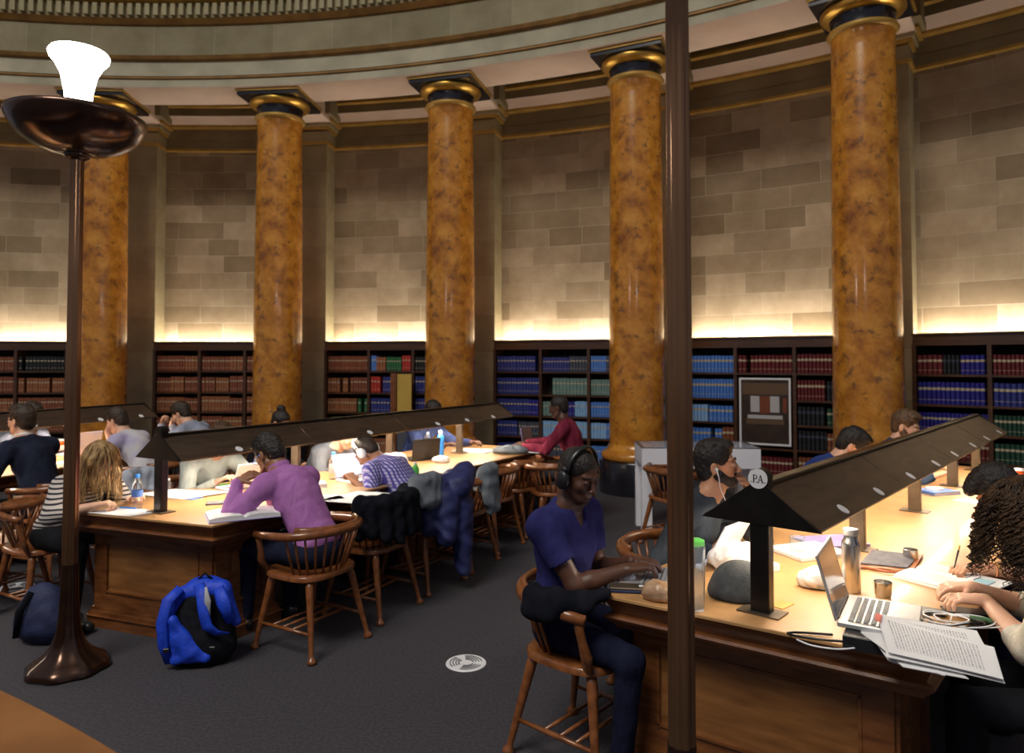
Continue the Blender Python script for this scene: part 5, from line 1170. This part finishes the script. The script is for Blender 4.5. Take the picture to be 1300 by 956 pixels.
# tangle
rnd = random.Random(12)
for k, (m_, lb) in enumerate(((M['disc'], 'white earphone cable tangled beside the keyboard'), (M['blackplastic'], 'thin black cable coiled beside the keyboard'), (M['disc'], 'second white cable looping towards the table edge'))):
    pts = []
    for i in range(11): q = i*1.15+k*2; rr = .05+.045*rnd.random(); pts.append((1.52+k*.035+rr*math.cos(q)*1.3+i*.006, 2.60-k*.02+rr*math.sin(q), TZ+.008+.016*rnd.random()))
    cable('earphone_cable', lb, pts, .0028, m_)
cable('strap', 'dark green webbing strap hanging off the right table edge', [(1.66, 2.60, TZ+.012), (1.74, 2.55, TZ+.010), (1.80, 2.49, .74), (1.84, 2.43, .66), (1.88, 2.38, .56)], .012, M['darkgreen'], 'strap')
# pencil in the writer's hand
def w_(J, p): q = J['root']; c, s = math.cos(J['rz']), math.sin(J['rz']); return Vector((q.location.x+p[0]*c-p[1]*s, q.location.y+p[0]*s+p[1]*c, p[2]))
lw = w_(J17, J17['Lw']); tip = Vector((lw.x-.12, lw.y+.03, TZ+.012)); endp = tip+Vector((.06, .04, .125))
t = thing('pencil', 'dark pencil held upright in the writing hand', 'pencil', tuple(tip))
mb = MB(); mb.tube([(0, 0, 0), (.06*.85, .04*.85, .125*.85)], [.0015, .0042], 6); mb.build('shaft', M['ink'], t); mb = MB(); mb.tube([(.06*.85, .04*.85, .125*.85), (.06, .04, .125)], .0042, 6); mb.build('cap', M['goldpaint'], t)
t = thing('bracelet', 'brown beaded bracelets round the writer\'s wrist', 'bracelet', tuple(lw+Vector((.03, -.012, 0))))
for k in range(3):
    mb = MB(); mb.tube([(.012*k, .031*math.cos(q), .031*math.sin(q)) for q in [2*PI*i/18 for i in range(18)]], .0035, 6, closed=True); mb.build('band', M['leather'] if k != 1 else M['goldpaint'], t, smooth=True)
# under the far part of the right light
X_, Y_ = at(1190, 626); slab('book', 'blue and white book lying by the third light post', 'book', X_, Y_, .24, .17, .022, .3, M['bluecover'], pages=M['paper'])
t = lathe_thing('tape_roll', 'white ring shaped roll on top of the blue and white book', 'roll', X_-.02, Y_, [('ring', [(.03, 0), (.055, 0), (.055, .018), (.03, .018), (.03, 0)], M['disc'])], z=TZ+.023)
X_, Y_ = at(1236, 637); slab('leaflet', 'white leaflet in front of the dark haired writer', 'paper', X_, Y_, .16, .2, .002, .5, M['paper'])
X_, Y_ = at(1295, 618, TZ); 
def cup(label, px, py, group='orange paper cups'):
    X_, Y_ = at(px, py); return lathe_thing('paper_cup', label, 'cup', X_, Y_, [('sleeve', [(0, 0), (.029, 0), (.036, .085), (.037, .09)], M['orange']), ('lid', [(.037, .088), (.040, .090), (.040, .098), (.036, .106), (.030, .108), (0, .106)], M['disc'])], group=group, n=20)
cup('orange paper cup with white lid at the right edge', 1294, 612)
# left table ---------------------------------------------------
X_, Y_ = at(174, 645); lathe_thing('water_bottle', 'clear water bottle with a blue cap beside the near light post', 'bottle', X_, Y_, [('bottle_body', [(0, 0), (.030, 0), (.033, .01), (.031, .04), (.033, .07), (.031, .12), (.031, .145), (.022, .17), (.013, .185), (.012, .20)], M['thinplastic']), ('label', [(.0335, .075), (.034, .076), (.034, .115), (.0335, .116)], M['bluecover']), ('cap', [(.014, .195), (.014, .216), (.012, .218), (0, .218)], M['bluecap'])])
X_, Y_ = at(160, 652); sheet('paper', 'white sheets lying at the near end of the middle table', 'paper', [(X_-.28, Y_+.02, TZ+.004), (X_+.08, Y_-.10, TZ+.004), (X_+.20, Y_+.06, TZ+.004), (X_-.16, Y_+.18, TZ+.004)], M['paper'], th=.002)
X_, Y_ = at(166, 646); cable('pen', 'blue pen on the white sheets near the bottle', [(X_-.07, Y_+.0, TZ+.010), (X_+.05, Y_-.03, TZ+.010)], .005, M['bluecap'], 'pen')
X_, Y_ = at(214, 628); sheet('paper', 'long white sheets spread behind the near light post', 'paper', [(X_-.25, Y_-.02, TZ+.008), (X_+.20, Y_-.20, TZ+.008), (X_+.42, Y_+.05, TZ+.010), (X_-.05, Y_+.20, TZ+.008)], M['paper'], th=.003, sag=.003, seed=4)
X_, Y_ = at(236, 632); slab('folder', 'blue folder poking out under the long white sheets', 'folder', X_, Y_-.0, .22, .10, .003, -.35, M['bluecover'])
open_book('thick open book with lilac cover under the purple shirted elbows', *at(308, 655), .50, w=.20, d=.26, hh=.03)
X_, Y_ = at(276, 640); slab('notebook', 'small grey notebook beside the thick open book', 'notebook', X_, Y_+.02, .15, .10, .010, .3, M['greyfelt'], pages=M['paper'])
X_, Y_ = at(284, 616); slab('eraser', 'green and white ruler across the table from the open book', 'ruler', X_, Y_, .14, .05, .008, .2, M['green'])
lathe_thing('small_bottle', 'small clear bottle left of the pale tote bag', 'bottle', *at(214, 622), [('bottle_body', [(0, 0), (.016, 0), (.017, .05), (.009, .065), (.009, .075), (0, .075)], M['thinplastic']), ('cap', [(.010, .072), (.010, .085), (0, .086)], M['disc'])])
laptop('white laptop open before the person in the pale grey jumper', -1.93, 5.28, (-.80, .60), w=.32, d=.22, ang=112, bm='white', sm='screenlit')
lathe_thing('water_bottle', 'clear bottle with blue cap left of the checked shirt', 'bottle', *at(423, 608), [('bottle_body', [(0, 0), (.032, 0), (.034, .01), (.034, .14), (.024, .17), (.014, .185)], M['thinplastic']), ('label', [(.0345, .05), (.035, .051), (.035, .12), (.0345, .121)], M['disc']), ('cap', [(.018, .182), (.018, .212), (.015, .215), (0, .215)], M['bluecap'])])
laptop('white laptop open beyond the clear bottle with the blue cap', -1.30, 5.75, (.75, -.6), w=.30, d=.21, ang=108, bm='white', sm='screenlit')
X_, Y_ = at(455, 632); sheet('paper', 'white papers spread under the checked shirted person', 'paper', [(X_-.25, Y_-.12, TZ+.004), (X_+.12, Y_-.25, TZ+.004), (X_+.30, Y_+.12, TZ+.004), (X_-.06, Y_+.25, TZ+.004)], M['paper'], th=.002)
X_, Y_ = at(396, 618); slab('book', 'closed white book left of the clear bottle with blue cap', 'book', X_-.02, Y_, .24, .17, .03, .4, M['paper'], pages=M['paper'])
X_, Y_ = at(404, 634); sheet('magazine', 'thin magazine near the purple shirt shoulder', 'magazine', [(X_-.05, Y_-.12, TZ+.004), (X_+.18, Y_+.02, TZ+.004), (X_+.08, Y_+.18, TZ+.004), (X_-.15, Y_+.04, TZ+.004)], M['page'], th=.003)
lathe_thing('metal_bottle', 'tall blue metal bottle with pale cap near the far light post', 'bottle', *at(559, 578), [('bottle_body', [(0, 0), (.036, 0), (.038, .006), (.038, .17), (.030, .20), (.018, .215)], M['bluesteel']), ('cap', [(.020, .213), (.022, .216), (.022, .245), (.018, .25), (0, .25)], M['disc'])])
lathe_thing('water_bottle', 'white plastic bottle behind the black laptop', 'bottle', *at(543, 574), [('bottle_body', [(0, 0), (.030, 0), (.032, .006), (.032, .15), (.020, .18), (.012, .19)], M['thinplastic']), ('cap', [(.014, .188), (.014, .21), (0, .212)], M['disc'])])
laptop('black laptop standing open beyond the checked shirt', -.83, 6.83, (-.6, .8), w=.30, d=.21, ang=98, bm='blackplastic', sm='screenoff', keys=False)
X_, Y_ = at(498, 595); lump('plastic_bag', 'crumpled white and green carrier bag beyond the checked shoulder', 'bag', X_, Y_+.05, (.26, .20, .13), M['crumple'], seed=8, h=.008, amp=.014, f=36)
lathe_thing('green_bottle', 'green plastic bottle beside the checked shirt elbow', 'bottle', *at(527, 610), [('bottle_body', [(0, 0), (.030, 0), (.032, .01), (.032, .09), (.02, .12), (.012, .13)], M['green']), ('cap', [(.014, .128), (.014, .145), (0, .146)], M['disc'])])
X_, Y_ = at(572, 590); lump('tissue', 'crumpled white paper between the black laptop and the blue bottle', 'tissue', X_-.1, Y_+.15, (.16, .12, .06), M['crumple'], seed=9, h=.007, amp=.010, f=45)
X_, Y_ = at(610, 572); open_book('open book in front of the person in the dark blue top', -.40, 7.52, -.5, w=.20, d=.26, hh=.015, cov='paper')
X_, Y_ = at(655, 574); lump('plastic_bag', 'crumpled pale plastic bag at the far end of the middle table', 'bag', X_-.06, Y_-.1, (.36, .22, .08), M['coat_grey'], seed=10, h=.010, amp=.014, f=34)
laptop('laptop with a violet sticker covered lid at the far table end', .18, 7.95, (.85, -.4), w=.28, d=.22, ang=98, bm='lilac', sm='screenoff', keys=False)
sheet('paper', 'white papers in front of the maroon jumper', 'paper', [(.05, 7.40, TZ+.004), (.28, 7.35, TZ+.004), (.36, 7.62, TZ+.004), (.13, 7.66, TZ+.004)], M['paper'], th=.003)
# far left table
cup('orange paper cup nearest the dark suited man', 52, 578); cup('orange paper cup just left of the lamp pole', 76, 570); cup('orange paper cup in front of the white laptop screen', 117, 567)
laptop('white laptop open on the far left table, right of the lamp pole', -4.32, 7.22, (-.9, .4), w=.30, d=.24, ang=100, bm='white', sm='screenlit')
sheet('paper', 'white papers under the white and lilac T-shirt person\'s arms', 'paper', [(-4.30, 6.62, TZ+.004), (-4.0, 6.52, TZ+.004), (-3.90, 6.86, TZ+.004), (-4.22, 6.94, TZ+.004)], M['paper'], th=.003)
lathe_thing('carton', 'white carton left of the orange cup by the dark suit', 'carton', *at(45, 580), [('carton_body', [(0, 0), (.035, 0), (.035, .12), (0, .12)], M['disc'])], n=4)
# ---------------------------------------------------------------- white display case
t = thing('display_case', 'white display case with a glass top behind the near lamp pole', 'display case', (1.85, 7.20, 0), -.05)
mb = MB(); W_, D_ = 1.14, .55
for yy in (-D_/2, D_/2): mb.box((0, yy, .765), (W_, .03, .19))
for xx in (-W_/2+.015, W_/2-.015): mb.box((xx, 0, .765), (.03, D_, .19))
mb.box((0, 0, .685), (W_, D_, .03)); mb.build('case_box', M['white'], t)
for xx in (-W_/2+.05, W_/2-.05):
    for yy in (-D_/2+.045, D_/2-.045): mb = MB(); mb.bbox((xx, yy, .335), (.10, .09, .67), .003); mb.build('leg', M['white'], t)
mb = MB(); mb.box((0, 0, .866), (W_, D_+.03, .012)); mb.build('glass_top', M['thinplastic'], t)
mb = MB(); mb.box((.1, 0, .712), (.5, .3, .02)); mb.build('exhibit', M['paper'], t)
# ---------------------------------------------------------------- bags and coats
def backpack(label, x, y, rz):
    t = thing('backpack', label, 'backpack', (x, y, 0), rz)
    S_ = SD(); S_.ell((0, .05, .10), (.20, .12, .14), k=.06); S_.ell((.0, .06, .26), (.185, .10, .17), k=.08); S_.ell((.03, .06, .40), (.12, .07, .085), k=.07); S_.noise(.005, 22); S_.clip((0, 0, .004), (0, 0, -1)); sdobj('main_bag', S_, .009, M['bag_black'], t)
    # blue shell: top, flank and sides wrapped round the black back panel
    S_ = SD(); S_.ell((.015, .065, .43), (.115, .075, .075), k=.06); S_.cap((-.12, .03, .40), (-.185, .03, .10), .035, .04, k=.04); S_.cap((.13, .03, .42), (.20, .03, .24), .04, .03, k=.04); S_.cap((-.10, .03, .41), (.12, .03, .44), .035, .04, k=.04); S_.noise(.004, 30, 2); sdobj('blue_shell', S_, .008, M['bag_blue'], t)
    V = [(-.13, .29), (-.11, .06), (.055, .065)]
    S_ = SD()
    for i in range(3):
        p, q = V[i], V[(i+1) % 3]; S_.cap((p[0], -.052, p[1]), (q[0], -.052, q[1]), .022, k=.03)
    S_.cap((-.09, -.05, .18), (-.03, -.055, .10), .035, .04, k=.04); S_.noise(.003, 40, 5); sdobj('blue_pocket', S_, .007, M['bag_blue'], t)
    mb = MB(); mb.tube([(-.10, -.01, .46), (-.155, -.055, .40), (-.178, -.075, .28), (-.168, -.075, .15), (-.15, -.05, .04)], [.026, .030, .030, .028, .018], 8, flat=(1.1, .4), up=(1, 0, 0)); mb.build('shoulder_strap', M['bag_blue'], t, smooth=True)
    mb = MB(); mb.tube([(.00, -.015, .48), (.035, -.06, .43), (.05, -.085, .34), (.07, -.09, .26), (.12, -.08, .215), (.18, -.05, .20)], [.024, .030, .026, .026, .022, .014], 8, flat=(1.2, .4), up=(1, 0, 0)); mb.build('shoulder_strap', M['bag_blue'], t, smooth=True)
    mb = MB(); mb.tube([(.11, -.02, .46), (.15, -.055, .38), (.19, -.05, .26)], [.022, .032, .020], 8, flat=(1.3, .4), up=(1, 0, 0)); mb.build('blue_flap', M['bag_blue'], t, smooth=True)
    mb = MB(); mb.tube([(.052, -.055, .475), (.068, -.075, .40), (.082, -.088, .29)], [.006, .020, .006], 8, flat=(1.0, .4), up=(1, 0, 0)); mb.build('strap_lining', M['bag_grey'], t, smooth=True)
    mb = MB(); mb.tube([(-.175, -.01, .39), (-.208, -.02, .30), (-.205, -.03, .20)], [.008, .016, .008], 8, flat=(1, .5)); mb.build('side_piping', M['bag_grey'], t, smooth=True)
    mb = MB(); mb.tube([(-.02, .04, .49), (.02, .03, .53), (.06, .04, .49)], .007, 6); mb.build('grab_handle', M['bag_black'], t, smooth=True)
    t.scale = (.97, 1, .95)
    for x0 in (-.15, .10): mb = MB(); mb.bbox((x0, -.085, .13), (.035, .012, .022), .003); mb.build('buckle', M['blackplastic'], t)
    return t
backpack('bright blue and black backpack standing against the middle table pedestal', *at(252, 838, .03), .12)
S_ = SD(); S_.ell((0, 0, .13), (.22, .14, .15), k=.05); S_.ell((-.02, 0, .25), (.15, .10, .14), k=.08); S_.noise(.010, 18); S_.clip((0, 0, .004), (0, 0, -1))
t = thing('rucksack', 'dark navy rucksack on the carpet behind the left floor lamp base', 'bag', (-2.84, 4.38, 0), .1); t.scale = (.86, .9, .9); sdobj('bag_body', S_, .011, M['bag_navy'], t)
mb = MB(); mb.tube([(-.06, -.09, .36), (-.1, -.15, .25), (-.12, -.15, .08)], [.015, .02, .015], 8, flat=(1.4, .4)); mb.build('strap', M['bag_black'], t, smooth=True)
def coat(name, label, cx, cy, F, mt, hang=.30, thick=.05, span=(PI*1.1, PI*1.9), seed=0, cat='coat', rad=.30, outer=1.0, z=.775, h=.011, tails=()):
    S_ = SD(); n_ = 9
    for i in range(n_):
        q = span[0]+(span[1]-span[0])*i/(n_-1); p = (rad*.95*math.cos(q), -.02+rad*.88*math.sin(q)); rr = random.Random(seed+i)
        S_.cap((p[0]*.95, p[1]*.95, z), (p[0]*1.06*outer, p[1]*1.10*outer, z-hang*rr.uniform(.75, 1.1)), thick, thick*.75, k=.04)
        S_.cap((p[0]*.95, p[1]*.95, z), (p[0]*.78, p[1]*.72, z-hang*.5), thick*.8, thick*.6, k=.04)
    for a, b, r0, r1 in tails: S_.cap(a, b, r0, r1, k=.04)
    S_.noise(.014, 24, seed); o = sdobj(name, S_, h, mt, None, loc=(cx, cy, 0), rot=(0, 0, yawof(F))); tag(o, label, cat); return o
coat('coat', 'black coat draped over the back of the second chair on the middle table', -.97, 4.95, (-.9, .43), M['coat_black'], hang=.24, seed=3)
coat('puffer_coat', 'navy blue puffer coat bundled on the chair behind the checked shirt', -.70, 5.52, FL, M['coat_navy'], hang=.34, thick=.075, seed=7, span=(PI*1.25, PI*1.9), tails=[((.05, -.33, .62), (.02, -.38, .16), .10, .06), ((-.1, -.30, .70), (-.14, -.34, .42), .09, .07), ((.15, -.3, .85), (.0, -.36, .78), .09, .09)])
coat('jacket', 'grey jacket bundled between the black coat and the navy puffer coat', -.84, 5.32, FL, M['coat_grey'], hang=.16, thick=.045, seed=11, span=(PI*1.35, PI*1.6), cat='jacket', z=.84)
coat('jacket', 'grey jacket hung over the back rail of the fourth chair', -.44, 6.05, (-.9, .44), M['coat_grey'], hang=.30, thick=.045, seed=13, span=(PI*1.42, PI*1.58), cat='jacket', z=.80)
coat('jacket', 'black jacket draped over the arm of the headphone wearer\'s chair', .30, 3.15, FR, M['coat_black'], hang=.05, thick=.026, seed=17, span=(PI*1.96, PI*2.12), cat='jacket', z=.735, tails=[((.26, .08, .735), (.16, .24, .765), .034, .026), ((.27, .02, .72), (.22, .20, .72), .03, .026)])
coat('tote_bag', 'pale grey tote bag on the chair behind the middle table post', -2.72, 5.60, FLr, M['tote'], hang=.22, thick=.05, seed=19, span=(PI*1.45, PI*1.8), cat='bag', z=.80)
# ---------------------------------------------------------------- light and camera
w = bpy.data.worlds.new('world'); bpy.context.scene.world = w; w.use_nodes = True
bg = w.node_tree.nodes['Background']; bg.inputs[0].default_value = (.84, .84, 1.0, 1); bg.inputs[1].default_value = .115
# daylight falling through the glazed eye of the dome
l = bpy.data.lights.new('dome_skylight', 'AREA'); l.shape = 'DISK'; l.size = 7.; l.energy = 1250; l.color = (1., .93, .80)
lo = bpy.data.objects.new('dome_skylight', l); COL.objects.link(lo); lo.location = (C0[0], C0[1], 14); 
cam = bpy.data.cameras.new('camera'); co = bpy.data.objects.new('camera', cam); COL.objects.link(co)
co.location = (0, 0, EYE); co.rotation_euler = (PI/2+.03, 0, 0)
cam.sensor_width = 36; cam.lens = 36*900/1300; cam.shift_x = 0; cam.shift_y = -45/1300
cam.dof.use_dof = True; cam.dof.focus_distance = 3.0; cam.dof.aperture_fstop = 2.8
sc = bpy.context.scene; sc.camera = co
sc.view_settings.view_transform = 'Standard'; sc.view_settings.look = 'None'; sc.view_settings.gamma = 1; sc.view_settings.use_curve_mapping = False
sc.view_settings.exposure = .7
